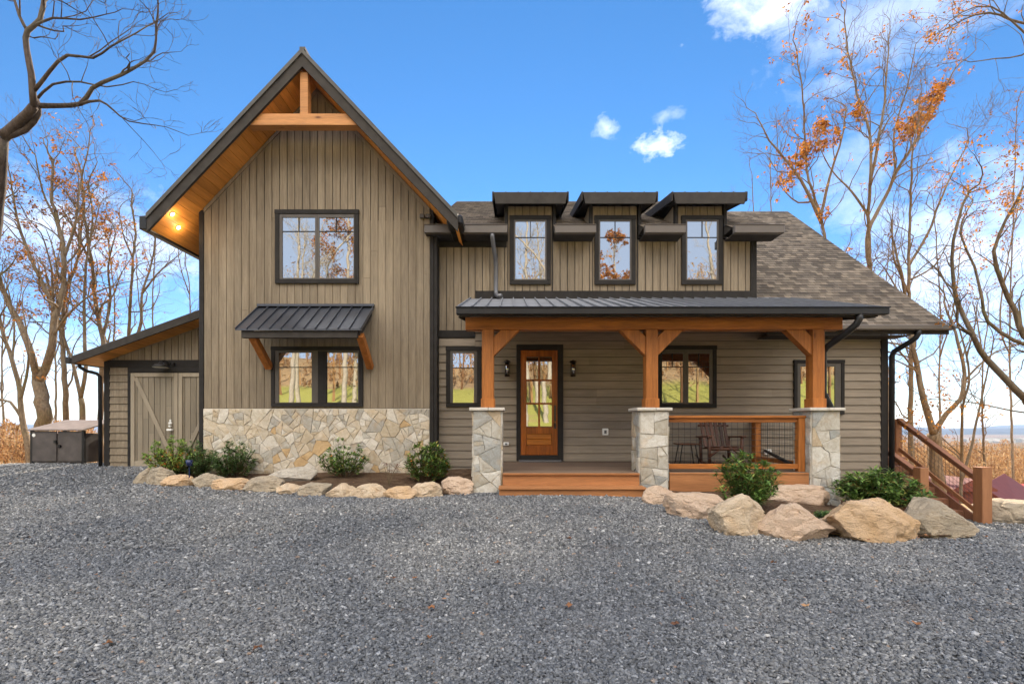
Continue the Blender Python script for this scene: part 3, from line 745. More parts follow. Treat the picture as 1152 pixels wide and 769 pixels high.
# --- front door
dx0, dx1, dz0, dz1 = .198, 1.062, -.735, 1.70
mb = MB(); mb.box(.105, dx0, DW - .055, DW - .004, -.86, 1.83); mb.box(dx1, 1.19, DW - .055, DW - .004, -.86, 1.83)
mb.box(dx0 + .001, dx1 - .001, DW - .055, DW - .004, 1.705, 1.83); mb.box(dx0 + .001, dx1 - .001, DW - .055, DW - .004, -.86, -.74)
mb.build('door_casing', 'trim', HOUSE, .004)
gx0, gx1, gz0, gz1 = .335, .925, -.085, 1.545
mb = MB(); y0, y1 = DW - .045, DW - .005
mb.box(dx0 + .004, gx0, y0, y1, dz0, dz1 - .004); mb.box(gx1, dx1 - .004, y0, y1, dz0, dz1 - .004)
mb.box(gx0, gx1, y0, y1, gz1, dz1 - .004); mb.box(gx0, gx1, y0, y1, -.24, gz0); mb.box(gx0, gx1, y0, y1, dz0, -.50)
for k in (1, 2):
    zz = gz0 + (gz1 - gz0) * k / 3; mb.box(gx0, gx1, y0 + .004, y1, zz - .022, zz + .022)
mb.box(.608, .652, y0 + .005, y1, gz0, gz1)
door = mb.build('front_door', 'door_wood', HOUSE, .004)
xs = [(gx0, .608), (.652, gx1)]; zs = [gz0 + (gz1 - gz0) * k / 3 for k in range(4)]
for i in range(2):
    for j in range(3):
        q = random.uniform(-.0015, .0015)
        MB().prism([(xs[i][0] - .003, DW - .026 + q, zs[j] + .018), (xs[i][1] + .003, DW - .026 - q, zs[j] + .018), (xs[i][1] + .003, DW - .026 - q, zs[j + 1] - .018), (xs[i][0] - .003, DW - .026 + q, zs[j + 1] - .018)], (0, .008, 0)).build('pane', 'pane', door)
mb = MB()
for a, b_ in ((-.498, -.372), (-.368, -.242)): mb.box(gx0 + .002, gx1 - .002, DW - .034, DW - .01, a, b_)
mb.build('panel', 'door_panel', door, .012)
mb = MB(); mb.box(.975, 1.02, DW - .053, DW - .0455, .05, .42); mb.box(.97, 1.025, DW - .055, DW - .0456, -.12, .0)
mb.tube([(1.0, DW - .055, .03), (1.0, DW - .11, .01), (1.0, DW - .11, -.07), (1.0, DW - .056, -.1)], .011, 8); mb.tube([(.998, DW - .053, .34), (.998, DW - .07, .34)], .024, 12)
mb.build('handle', 'brass', door, .003)
MB().box(.16, 1.14, DW - .17, DW - .056, -.888, -.845).build('door_sill', 'downspout_grey', HOUSE, .006)
# sconces
for px in (570.6, 644.0):
    x = (px - CX) * WY / F; mb = MB()
    mb.box(x - .045, x + .045, WY - .045, WY - .023, 1.12, 1.42); mb.tube([(x, WY - .13, 1.41), (x, WY - .13, 1.435), (x, WY - .13, 1.47)], [.085, .075, .012], 12)
    mb.tube([(x, WY - .13, 1.075), (x, WY - .13, 1.105)], [.05, .07], 12); mb.tube([(x, WY - .03, 1.45), (x, WY - .13, 1.455)], .012, 8)
    for a in range(4):
        ax, ay = .066 * math.cos(a * 1.571 + .785), .066 * math.sin(a * 1.571 + .785); mb.tube([(x + ax, WY - .13 + ay, 1.1), (x + ax, WY - .13 + ay, 1.415)], .006, 5)
    scn = mb.build('wall_lantern', 'brass', HOUSE, smooth=False)
    MB().tube([(x, WY - .13, 1.108), (x, WY - .13, 1.405)], .052, 14).build('glass', 'pane_dark', scn, smooth=True)
# outlets
for px, py, w, h, Yy in ((680.5, 485.5, .14, .16, WY), (569.5, 499, .13, .08, WY), (862.5, 508, .17, .13, WY)):
    x, _, z = P(px, py, Yy); ob = MB().box(x - w / 2, x + w / 2, Yy - .065, Yy - .02, z - h / 2, z + h / 2).build('outlet_cover', 'white', HOUSE, .012)
    MB().box(x - w / 5, x + w / 5, Yy - .072, Yy - .064, z - h / 4, z + h / 4).build('socket', 'downspout_grey', ob, .004)

# --- awning over the lower window
ax0, ax1, ab, af = -5.74, -3.12, GY - .016, 9.58; zb_, zf = 2.64, 1.96
mb = MB(); mb.prism([(ax0, ab, zb_), (ax0, af, zf), (ax0, af, zf - .035), (ax0, ab, zb_ - .035)], (ax1 - ax0, 0, 0))
aw = mb.build('awning', 'metal_roof', HOUSE)
mb = MB()
for k in range(12):
    x = ax0 + .012 + (ax1 - ax0 - .024) * k / 11; mb.beam((x, ab - .03, zb_ + .0), (x, af - .012, zf - .006), .016, .05)
mb.build('standing_seams', 'metal_roof', aw)
MB().box(ax0, ax1 + .01, ab - .09, ab - .001, zb_ - .01, zb_ + .05).build('flashing', 'metal_roof', aw, .006)
MB().box(ax0 + .1, ax1 - .1, af + .04, af + .12, 1.78, 1.925).build('header', 'fascia', aw, .006)
for x in (ax0 + .12, ax1 - .12): MB().beam((x, af + .13, 1.88), (x, ab, 2.50), .08, .16).build('rafter', 'fascia', aw)
MB().box(ax0 + .06, ax1 - .06, ab - .06, ab - .001, 2.42, 2.56).build('ledger', 'trim', aw)
for x in (-5.48, -3.2): MB().beam((x, 9.74, 1.86), (x, GY - .06, 1.26), .14, .14, (0, 1, 1)).build('bracket', 'timber', aw, .006)

# --- main roof with real shingle courses
def main_z(y): return 2.16 + .88 * (y - 10.3)
def courses(mb, xa, xb, y0, z0, y1, z1, step=.148, lift=.009, xfa=None):
    L = math.hypot(y1 - y0, z1 - z0); n = int(L / step); ux, uz = (y1 - y0) / L, (z1 - z0) / L; nx_, nz_ = -uz, ux
    for k in range(n):
        a, b_ = L * k / n, L * (k + 1) / n
        A = (y0 + ux * a, z0 + uz * a); B = (y0 + ux * b_, z0 + uz * b_); l = xfa(A[0]) if xfa else xa
        mb.add([(l, A[0] + nx_ * lift, A[1] + nz_ * lift), (xb, A[0] + nx_ * lift, A[1] + nz_ * lift), (xb, B[0], B[1]), (l, B[0], B[1]), (l, A[0] - nx_ * .001, A[1] - nz_ * .001), (xb, A[0] - nx_ * .001, A[1] - nz_ * .001)],
               [(0, 1, 2, 3), (4, 5, 1, 0)])
mb = MB(); courses(mb, 5.66, 9.76, 10.3, 2.16, 16.37, 7.50)
courses(mb, 3.0, 5.655, 11.4, main_z(11.4), 16.37, 7.50)
mb.build('main_roof', 'shingle', HOUSE)
mb = MB()
for xa, xb in ((5.7, 9.75),):
    mb.prism([(xa, 10.31, 2.15), (xa, 16.37, 7.49), (xa, 22.4, 2.15), (xa, 22.4, 1.98), (xa, 16.37, 7.31), (xa, 10.31, 1.98)], (xb - xa, 0, 0))
mb.prism([(-1.7, 16.9, 7.3), (-1.7, 22.4, 2.15), (-1.7, 22.4, 1.98), (-1.7, 16.9, 7.1)], (7.39, 0, 0))
mb.build('roof_deck', 'fascia', HOUSE)
mb = MB(); mb.box(5.72, 8.9, 10.32, WY - .03, 1.955, 1.975); mb.build('soffit', 'fascia', HOUSE)
mb = MB(); mb.box(5.5, 9.78, 10.17, 10.298, 2.06, 2.17); mb.build('gutter', 'gutter_brown', HOUSE, .02)
# upper roof behind the dormers
def up_z(y): return 4.39 + .576 * (y - 10.36)
mb = MB()
for xa, xb in ((-1.95, -.10), (.95, 1.88), (2.94, 3.87), (4.93, 6.05)): courses(mb, xa, xb, 10.36, 4.39, 12.76, up_z(12.76))
courses(mb, -1.95, 6.05, 12.76, up_z(12.76), 16.4, 7.87)
mb.build('upper_roof', 'shingle', HOUSE)
mb = MB(); mb.prism([(-1.94, 12.77, up_z(12.77) - .02), (-1.94, 16.4, 7.85), (-1.94, 16.9, 7.4), (-1.94, 13.3, 5.3)], (7.98, 0, 0))
for xa, xb in ((-1.94, -.10), (.95, 1.88), (2.94, 3.87), (4.93, 6.04)): mb.prism([(xa, 10.37, 4.37), (xa, 12.76, up_z(12.76) - .02), (xa, 12.76, up_z(12.76) - .2), (xa, 10.85, 4.36)], (xb - xa, 0, 0))
mb.build('roof_deck', 'fascia', HOUSE)
mb = MB()
for xa, xb in ((-1.95, -.10), (.95, 1.87), (2.95, 3.86), (4.94, 6.05)):
    g_ = MB().box(xa, xb, 10.24, 10.358, 4.22, 4.41)
    g_.box(xa - .0, xb + .0, 10.225, 10.37, 4.385, 4.412)
    g_.build('gutter', 'gutter_brown', HOUSE, .012)
    MB().box(xa + .01, xb - .01, 10.37, WY - .02, 4.235, 4.255).build('soffit', 'fascia', HOUSE)
# dormers
for k, (xa, xb, wa, wb) in enumerate(((-.44, 1.28, -.1, .95), (1.59, 3.31, 1.88, 2.94), (3.64, 5.34, 3.87, 4.93))):
    d = MB()
    for s_, x in ((-1, wa), (1, wb)):
        d.box(x + (-.07 if s_ < 0 else 0), x + (0 if s_ < 0 else .07), WY - .045, 12.4, 4.0 if False else 4.3, 5.12)
    dm = d.build('dormer', 'trim', HOUSE, .003)
    yf, zf_, yb = 10.50, 5.25, 12.9; sl = .22
    zz = lambda y: zf_ + sl * (y - yf)
    MB().prism([(xa, yf, zf_), (xa, yb, zz(yb)), (xa, yb, zz(yb) - .05), (xa, yf, zf_ - .05)], (xb - xa, 0, 0)).build('dormer_roof', 'metal_dark', dm)
    s2 = MB()
    n = 7
    for i in range(n):
        x = xa + .02 + (xb - xa - .04) * i / (n - 1); s2.beam((x, yf + .01, zf_ + .004), (x, yb, zz(yb) + .004), .016, .03)
    s2.build('standing_seams', 'metal_dark', dm)
    f = MB(); f.prism([(xa + .02, yf - .035, zf_ - .02), (xb - .02, yf - .035, zf_ - .02), (xb - .07, yf - .035, zf_ - .28), (xa + .07, yf - .035, zf_ - .28)], (0, .035, 0))
    for x in (xa - .012, xb - .018): f.prism([(x, yf - .01, zf_ + .006), (x, yb, zz(yb) + .006), (x, yb, zz(yb) - .2), (x, yf + .001, zf_ - .2)], (.03, 0, 0))
    f.build('dormer_fascia', 'fascia', dm, .004)
    MB().prism([(xa + .06, yf + .002, zf_ - .2), (xa + .06, yb, zz(yb) - .2), (xa + .06, yb, zz(yb) - .18), (xa + .06, yf + .002, zf_ - .18)], (xb - xa - .12, 0, 0)).build('soffit', 'fascia', dm)
    # side walls in dark vertical boards
    w = MB()
    for x, s_ in ((wa - .071, -1), (wb + .071, 1)):
        y = WY + .1
        while y < 12.3: w.box(x - .008, x + .008, y, y + .15, 4.3, 5.1); y += .165
    w.build('side_siding', 'siding_grey', dm)

# --- porch roof
py0, py1, pz0, pz1 = 8.14, WY - .037, 2.03, 2.90
mb = MB(); mb.prism([(-.97, py0, pz0), (-.97, py1, pz1), (-.97, py1, pz1 - .04), (-.97, py0, pz0 - .04)], (7.46, 0, 0))
mb.prism([(5.66, py1, pz1), (5.66, 11.45, pz1 + (11.45 - py1) * .325), (5.66, 11.45, pz1 + (11.45 - py1) * .325 - .04), (5.66, py1, pz1 - .04)], (.83, 0, 0))
pr = mb.build('porch_roof', 'metal_porch', HOUSE)
mb = MB(); x = -.96
while x < 6.5: mb.beam((x, py0 - .02, pz0 + .012), (x, py1 - .01, pz1 + .012), .02, .04); x += .248
mb.build('standing_seams', 'metal_porch', pr)
mb = MB(); mb.box(-.97, 6.56, 8.02, 8.135, 1.895, 2.022); mb.box(-.985, 6.575, 8.0, 8.15, 2.005, 2.026); mb.build('gutter', 'gutter', pr, .015)
mb = MB(); mb.box(-.93, 6.45, 8.14, 8.19, 1.88, 1.98); mb.prism([(-.95, 8.2, 1.9), (-.95, WY - .04, 2.78), (-.95, WY - .04, 2.3), (-.95, 8.2, 1.87)], (.03, 0, 0)); mb.prism([(6.42, 8.2, 1.9), (6.42, WY - .04, 2.78), (6.42, WY - .04, 2.3), (6.42, 8.2, 1.87)], (.03, 0, 0)); mb.build('porch_fascia', 'fascia', pr, .004)
mb = MB(); y = 9.1
while y < 10.7: mb.box(-.9, 6.4, y, y + .13, 2.24, 2.26); y += .135
mb.build('porch_ceiling', 'soffit', pr)
MB().box(-.86, 6.10, 8.52, 8.74, 1.732, 1.955).build('porch_beam', 'timber_x', HOUSE, .008)
for k, cx_ in enumerate((-.446, 2.585, 5.66)):
    p = MB().box(cx_ - .11, cx_ + .11, 8.52, 8.74, .288, 1.73).build('porch_post', 'timber', HOUSE, .008)
    MB().box(cx_ - .128, cx_ + .128, 8.50, 8.76, .289, .46).build('post_base', 'timber', p, .006)
    for s in ((1,), (-1, 1), (-1,))[k]:
        xi = cx_ + s * .11
        bb = MB(); bb.prism([(xi, 8.55, 1.60), (xi, 8.55, 1.25), (xi + s * .48, 8.55, 1.73), (xi + s * .13, 8.55, 1.73)] if s > 0 else [(xi, 8.55, 1.25), (xi, 8.55, 1.60), (xi - .13, 8.55, 1.73), (xi - .48, 8.55, 1.73)], (0, .16, 0))
        bb.build('knee_brace', 'timber', p, .006)
        # spacer block under the beam beside the brace is left open as in the real frame

# --- deck, steps
mb = MB(); y = 8.28
while y < WY - .04:
    mb.box(-.62 if y > 8.95 else -.165, 2.285 if y < 8.93 else 5.86, y, y + .132, -.925, -.89)
    y += .138
y = 8.42
while y < 8.9: mb.box(2.86, 5.39, y, y + .132, -.924, -.89); y += .138
mb.build('deck_boards', 'deck_brown', HOUSE, .003)
MB().box(2.86, 5.39, 8.385, 8.415, -1.235, -.926).build('deck_rim', 'deck_rim', HOUSE, .004)
MB().box(2.86, 5.385, 8.375, 8.418, -.924, -.893).build('deck_nosing', 'deck_rim', HOUSE, .004)
mb = MB(); mb.box(3.4, 5.3, 8.75, 9.0, -1.7, -1.27); mb.box(-.6, 5.8, 9.4, 9.5, -1.6, -.95); mb.build('footing', 'concrete', HOUSE, .02)
st = MB().box(-.17, 2.29, 8.30, 8.33, -1.135, -.927).build('step', 'deck_rim', HOUSE, .004)
mb = MB(); mb.box(-.235, 2.33, 7.95, 8.09, -1.142, -1.11); mb.box(-.235, 2.33, 8.095, 8.29, -1.142, -1.11); mb.build('tread', 'deck_rim', st, .004)
MB().box(-.225, 2.32, 7.985, 8.015, -1.42, -1.144).build('riser', 'deck_rim', st, .004)
MB().box(-.165, 2.285, 8.262, 8.279, -.924, -.888).build('nosing', 'deck_rim', st, .003)
# --- railing on the front of the deck, and along its right end
mb = MB(); mb.box(2.85, 5.42, 8.50, 8.64, .10, .145); mb.box(2.86, 5.30, 8.55, 8.60, .02, .098); mb.box(2.86, 5.30, 8.53, 8.61, -.84, -.75)
rl = mb.build('porch_railing', 'timber_x', HOUSE, .005)
MB().box(5.28, 5.40, 8.51, 8.63, -.889, .099).build('rail_post', 'timber', rl, .005)
def wires(o, u, w, z0, z1, step=.1):
    mb = MB(); o, u = Vector(o), Vector(u); n = max(1, round(w / step))
    for k in range(1, n): p = o + u * (w * k / n); mb.tube([(p.x, p.y, z0), (p.x, p.y, z1)], .0028, 4, False)
    m = max(1, round((z1 - z0) / step))
    for k in range(1, m): z = z0 + (z1 - z0) * k / m; q = o + u * w; mb.tube([(o.x, o.y + .004, z), (q.x, q.y + .004, z)], .0028, 4, False)
    return mb
wires((2.87, 8.57, 0), (1, 0, 0), 2.41, -.75, .02, .11).build('wire_mesh', 'wire', rl)
mb = MB(); mb.box(5.58, 5.72, 8.93, 10.6, .10, .145); mb.box(5.62, 5.68, 8.93, 10.6, .02, .098); mb.box(5.61, 5.69, 8.93, 10.6, -.84, -.75)
r2 = mb.build('porch_railing', 'timber', HOUSE, .005)
MB().box(5.58, 5.72, 10.6, 10.77, -.889, .10).build('rail_post', 'timber', r2, .005)
wires((5.65, 8.95, 0), (0, 1, 0), 1.63, -.75, .02, .09).build('wire_mesh', 'wire', r2)
MB().box(5.585, 5.7, 8.94, 9.02, -.889, .098).build('rail_post', 'timber', r2, .005)

# --- downspouts
def pipe(pts, r=.038, mat='gutter', name='downspout'):
    return MB().tube(pts, r, 8).build(name, mat, HOUSE, smooth=True)
pipe([(-.44, 10.3, 4.23), (-.44, 10.3, 4.15), (-.43, 10.36, 4.07), (-.38, 10.66, 3.78), (-.375, 10.73, 3.68), (-.375, 10.735, 3.08), (-.37, 10.72, 3.0), (-.33, 10.62, 2.93), (-.25, 10.52, 2.90)], .052, 'downspout_grey')
pipe([(6.07, 8.08, 1.9), (6.07, 8.08, 1.82), (6.05, 8.12, 1.74), (6.0, 8.2, 1.66), (5.86, 8.6, 1.42), (5.83, 8.66, 1.32), (5.83, 8.66, .64), (5.85, 8.68, .56), (6.02, 8.74, .31), (6.05, 8.76, .24), (6.06, 8.78, -1.2)], .06, 'gutter')
pipe([(9.0, 10.24, 2.07), (9.0, 10.24, 1.98), (8.98, 10.28, 1.9), (8.92, 10.36, 1.82), (8.83, 10.68, 1.66), (8.82, 10.73, 1.56), (8.82, 10.74, -1.9)], .06, 'gutter')
# white pipe stub along the right end of the deck
MB().beam((5.5, 9.1, -.8), (5.75, 10.5, -.62), .05, .05).build('drain_pipe', 'fascia', HOUSE)

# --- side landing and stairs at the right end of the house
def sx(z): return z
stairs = MB(); LY = 12.3
stairs.box(8.78, 10.5, LY, 14.6, -.95, -.89)
so = stairs.build('side_landing', 'stair_wood', HOUSE, .004)
n = 6; zt, zbot, yt, yb_ = -.89, -2.2, LY, 10.15
for k in range(n):
    z = zt + (zbot - zt) * (k + 1) / (n + 0.0); y = yt - (yt - yb_) * (k + 1) / n
    MB().box(9.02, 10.25, y - .02, y + (yt - yb_) / n - .002, z - .04, z).build('stair_tread', 'stair_wood', so, .005)
    MB().box(9.025, 10.245, y + (yt - yb_) / n - .03, y + (yt - yb_) / n - .004, z + .001, z + (zt - zbot) / n - .041).build('stair_riser', 'stair_wood', so)
for x in (8.99, 10.28): MB().beam((x, LY + .05, -1.02), (x, yb_ - .05, -2.3), .045, .28).build('stair_stringer', 'stair_wood', so)
for x, y, zt_, zb2, hw_ in ((8.97, 10.14, -.965, -2.5, .095), (10.3, 10.12, -.95, -2.8, .108), (8.93, LY + .08, .08, -2.6, .08), (10.3, LY + .08, .12, -2.6, .08), (10.3, 14.4, .12, -2.6, .08)):
    MB().box(x - hw_, x + hw_, y - hw_, y + hw_, zb2, zt_).build('newel_post', 'newel', so, .008)
for x, yb2, zb2 in ((8.97, 10.24, -1.06), (10.3, 10.23, -1.18)):
    MB().beam((x, LY, .12 if x > 9.5 else .04), (x, yb2, zb2), .13, .045).build('handrail', 'stair_wood', so, .005)
    MB().beam((x, LY, .04 if x > 9.5 else -.04), (x, yb2, zb2 - .08), .04, .09).build('handrail', 'newel', so, .004)
    MB().beam((x, LY, -.68), (x, yb2, zb2 - .78), .04, .09).build('bottom_rail', 'newel', so, .004)
    mb = MB(); m = 22
    for i in range(1, m):
        t = i / m; y = LY + (yb2 - LY) * t; z = .0 + (zb2 - .1) * t; mb.tube([(x, y, z - .02), (x, y, z - .68)], .0035, 4, False)
    for j in range(1, 6): mb.tube([(x + .004, LY, -.02 - j * .11), (x + .004, yb2, zb2 - .12 - j * .11)], .0035, 4, False)
    mb.build('wire_mesh', 'wire', so)
mb = MB(); mb.box(10.23, 10.37, LY + .16, 14.3, .06, .12); mb.box(10.26, 10.34, LY + .16, 14.3, -.8, -.72); mb.build('handrail', 'newel', so, .004)

# ================================================================== THINGS AROUND THE HOUSE
# --- metal storage box with a sloping lid, left of the shed
gx = -1.13
BX = empty('storage_box', (-12.0, 12.6, gx), 'dark grey metal storage box with raised sloping lid, left of the shed', 'storage box')
x0, x1, y0, y1 = -12.72, -11.30, 12.2, 13.15
MB().box(x0 + .04, x1 - .04, y0 + .03, 12.72, -1.04, -.27).build('body', 'bin', BX, .005)
for a, b_ in ((x0 + .05, -12.03), (-11.99, x1 - .05)): 
    d = MB().box(a, b_, y0 - .0, y0 + .028, -1.0, -.21).build('door', 'bin', BX, .006)
mb = MB(); mb.box(-12.06, -12.0, y0 - .05, y0 - .002, -.52, -.44); mb.tube([(-11.93, y0 - .002, -.6), (-11.93, y0 - .05, -.6)], .045, 12); mb.build('latch', 'gutter', BX, .004)
MB().tube([(-12.62, y0 - .002, -.31), (-12.62, y0 - .006, -.31)], .045, 16).build('badge', 'white', BX)
for x, y in ((x0 + .03, y0 + .03), (x1 - .03, y0 + .03), (x0 + .03, y1 - .03), (x1 - .03, y1 - .03)): MB().box(x - .03, x + .03, y - .03, y + .03, -1.25, -.19).build('leg', 'gutter', BX)
mb = MB(); mb.prism([(x0 - .03, y0 - .05, -.19), (x0 - .03, y1 + .05, .07), (x0 - .03, y1 + .05, .10), (x0 - .03, y0 - .05, -.155)], (x1 - x0 + .06, 0, 0)); mb.build('lid', 'bin_lid', BX, .004)
# --- log rocking chair on the porch
def S(x): return x
cx_, cy_ = 4.40, 9.75; dk = -.889
CH = empty('rocking_chair', (cx_, cy_, dk), 'dark red-brown log rocking chair behind the porch railing', 'chair')
def cb(a, b_, r0, r1=None, k=8): return MB().tube([(cx_ + a[0], cy_ + a[1], dk + a[2]), (cx_ + b_[0], cy_ + b_[1], dk + b_[2])], [r0, r1 or r0], k)
for s in (-1, 1):
    pts = [(cx_ + s * .3, cy_ - .42 + .95 * t, dk + .03 + .11 * (2 * t - .85) ** 2) for t in [i / 9 for i in range(10)]]
    MB().tube(pts, .026, 8).build('rocker', 'chair_wood', CH, smooth=True)
    cb((s * .33, -.22, .06), (s * .34, -.24, .60), .036).build('leg', 'chair_wood', CH, smooth=True)
    cb((s * .3, .26, .06), (s * .31, .3, .58), .034).build('leg', 'chair_wood', CH, smooth=True)
    MB().beam((cx_ + s * .35, cy_ - .3, dk + .62), (cx_ + s * .35, cy_ + .34, dk + .6), .1, .03).build('armrest', 'chair_wood', CH, .01)
    cb((s * .34, -.25, .2), (s * .08, -.25, .40), .022).build('brace', 'chair_wood', CH, smooth=True)
st_ = MB()
for i in range(6): y = cy_ - .24 + i * .085; st_.box(cx_ - .29, cx_ + .29, y, y + .075, dk + .40 - i * .012, dk + .425 - i * .012)
st_.build('seat', 'chair_wood', CH, .008)
cb((-.31, -.25, .36), (.31, -.25, .36), .03).build('seat_rail', 'chair_wood', CH, smooth=True)
bk = MB()
for i in range(6):
    x = -.235 + i * .094; h = 1.0 - .012 * abs(i - 2.5)
    bk.beam((cx_ + x, cy_ + .18, dk + .38), (cx_ + x * 1.08, cy_ + .42, dk + h), .072, .028, (0, 1, 0))
bk.build('backrest', 'chair_wood', CH, .01)
cb((-.33, .37, .84), (.33, .37, .84), .024).build('back_rail', 'chair_wood', CH, smooth=True)
# --- side table with hairpin legs
TB = empty('side_table', (3.83, 10.1, dk), 'low side table with thin dark metal legs left of the rocking chair', 'table')
MB().box(3.6, 4.06, 9.95, 10.32, -.462, -.435).build('tabletop', 'chair_wood', TB, .006)
for sx_ in (-1, 1):
    for sy_ in (-1, 1): MB().tube([(3.83 + sx_ * .14, 10.13 + sy_ * .12, -.462), (3.83 + sx_ * .21, 10.13 + sy_ * .15, dk)], .011, 6).build('leg', 'trim', TB)
BR = MB().box(2.40, 2.62, 10.5, 10.74, -.888, -.80)
MT = MB().box(-.1 + .45, .95, WY - .62, WY - .2, -.8885, -.878)

# --- blue glazed pot stake in the left bed
bp = MB().tube([P(213, 524, 9.0), P(213, 517, 9.0)], [.05, .06], 12); 
ob = empty('garden_lantern', P(213, 536, 9.0), 'small dark blue garden light between the two leftmost shrubs', 'garden light')
bp.build('shade', 'blue', ob, smooth=True); MB().tube([P(213, 537, 9.0), P(213, 523.6, 9.0)], .01, 6).build('stake', 'blue', ob)

# --- rocks
import bmesh
def noise3(p, s, seed):
    from mathutils import noise
    return noise.noise(Vector((p[0] * s + seed * 7.13, p[1] * s - seed * 3.7, p[2] * s + seed)))
def rock(name, cx, cy, base, w, d, h, mat, label, seed, cat, group=None, rot=0, planes=15, sub=5, lean=0, flat=.0, peak=None):
    bm = bmesh.new(); bmesh.ops.create_icosphere(bm, subdivisions=sub, radius=1); r = random.Random(seed)
    pl = []
    for _ in range(planes):
        n = Vector((r.uniform(-1, 1), r.uniform(-1, .8), r.uniform(-.35, 1))).normalized(); pl.append((n, r.uniform(.62, .84)))
    if flat: pl.append((Vector((r.uniform(-.12, .12), r.uniform(-.3, -.05), 1)).normalized(), flat))
    pl.append((Vector((r.uniform(-.3, .3), -1, r.uniform(.1, .45))).normalized(), r.uniform(.66, .78)))
    for v in bm.verts:
        p = v.co.copy(); q = Vector([math.copysign(abs(c) ** .72, c) for c in p]); q.normalize(); q *= 1 + .10 * noise3(p, 1.4, seed)
        for n, dd in pl:
            e = q.dot(n) - dd
            if e > 0: q -= n * (e * .985)
        q += p * (.05 * noise3(q, 3.5, seed + 3) + .03 * noise3(q, 8, seed + 5) + .016 * noise3(q, 19, seed + 6) - .05 * max(0, .12 - abs(noise3(q * 1.0, 2.3, seed + 9))) / .12)
        v.co = q
    zs = [v.co.z for v in bm.verts]; xs = [v.co.x for v in bm.verts]; ys = [v.co.y for v in bm.verts]
    ax, bx, az, bz, ay, by = min(xs), max(xs), min(zs), max(zs), min(ys), max(ys)
    rm = Matrix.Rotation(rot, 3, 'Z')
    for v in bm.verts:
        x = ((v.co.x - ax) / (bx - ax) - .5) * w; y = ((v.co.y - ay) / (by - ay) - .5) * d; t = (v.co.z - az) / (bz - az)
        z = (t - .26) / .74 * h; x += lean * z
        if peak is not None: z -= max(0, t - .4) * abs((x / w) - peak) * h * 1.1
        v.co = rm @ Vector((x, y, z))
    for f in bm.faces: f.smooth = True
    me = bpy.data.meshes.new(name); bm.to_mesh(me); bm.free(); me.materials.append(M[mat])
    if hasattr(me, 'set_sharp_from_angle'): me.set_sharp_from_angle(angle=R(24))
    o = bpy.data.objects.new(name, me); COL.objects.link(o); o.location = (cx, cy, base)
    return tag(o, label, cat, group)
def rock_px(name, x0, y0, x1, y1, mat, label, seed, cat, group, depth=.8, Y=None, **kw):
    xc = (x0 + x1) / 2
    if Y is None: X, Yf = on_ground(xc, y1 - 1.0)
    else: Yf = Y; X = (xc - CX) * Y / F
    s = (Yf + .05) / F; w = (x1 - x0) * s; h = (y1 - y0) * s; d = min(w, 1.3) * depth
    X = (xc - CX) * (Yf + d * .3) / F
    return rock(name, X, Yf + d / 2, gz(X, Yf) + .02, w * 1.12, d, h * 1.06, mat, label, seed, cat, group, **kw)
EG = 'rocks edging the left planting bed'
for a in (
    (144, 529, 166, 547, 'rock_grey', 'small tilted slab at the far left end of the left bed edging', 1, dict(lean=.8)),
    (162, 529, 193, 548.5, 'rock_grey', 'grey-tan rock in front of the leftmost shrub, beside the tilted end slab', 2, {}),
    (183, 538.5, 217, 550.5, 'rock_orange', 'low orange rock just left of the blue garden light', 3, dict(flat=.5)),
    (214, 536, 247, 551.5, 'rock_grey', 'grey sloping rock below the second shrub from the left', 14, {}),
    (239, 543, 277, 555, 'rock_orange', 'rust-stained low rock in front of the third shrub', 5, dict(flat=.55)),
    (276, 540, 316, 556.5, 'rock_grey', 'wide flat grey-topped rock in front of the bleached boulder', 6, dict(flat=.5)),
    (310, 547.5, 337, 559, 'rock_pale', 'small pale rock left of the pointed grey stone in the bed edging', 7, {}),
    (335, 547.5, 369, 561, 'rock_grey', 'pointed dark grey stone midway along the left bed edging', 8, dict(flat=.6)),
    (367, 548.5, 400, 563, 'rock_pale', 'blocky pale rock below the middle shrub against the stone wall', 9, {}),
    (397, 549, 433, 563.8, 'rock_pale', 'cream wedge rock in front of the dry seed-head plant', 10, dict(flat=.6)),
    (431, 552, 467, 565, 'rock_orange', 'low orange rock left of the shrub by the corner board', 11, dict(flat=.5)),
    (462, 546, 497, 562.5, 'rock_pale', 'pale blocky rock below the shrub by the corner board', 12, {}),
    (496, 541, 531, 559.5, 'rock_pink', 'pinkish sloping rock touching the left porch pillar', 13, dict(flat=.62)),
): rock_px('edging_rock', *a[:4], a[4], a[5], a[6], 'rock', EG, depth=.85, **a[7])
rock_px('boulder', 300, 527, 355, 544, 'rock_white', 'bleached flat boulder lying in the mulch against the stone wall', 21, 'boulder', None, Y=9.3, depth=.7, flat=.5)
BG = 'boulders retaining the right planting bed'
for a in (
    (725, 551.5, 761, 571.5, 'rock_pink', 'small rounded boulder at the foot of the middle porch pillar', 22, dict(planes=5), .9),
    (755, 562, 814, 588.5, 'rock_pink', 'low flat-topped boulder right of the small rounded one', 23, dict(flat=.6), .8),
    (805, 562, 866, 608, 'rock_pale', 'pointed tan boulder in front of the shrub by the railing', 24, dict(peak=.0), .75),
    (859, 569.5, 939, 614.5, 'rock_pink', 'large pinkish boulder sloping down to the right, below the right pillar', 25, dict(peak=-.15), .7),
    (938, 571, 1037, 616, 'rock_orange', 'biggest orange boulder with a peaked top, in front of the stairs', 26, dict(flat=.66), .65),
): rock_px('boulder', *a[:4], a[4], a[5], a[6], 'boulder', BG, depth=a[8], **a[7])
rock_px('boulder', 1018, 575, 1097, 617, 'rock_grey', 'rugged grey-brown boulder at the right end of the bed', 27, 'boulder', BG, Y=5.75, depth=.75, peak=-.1)
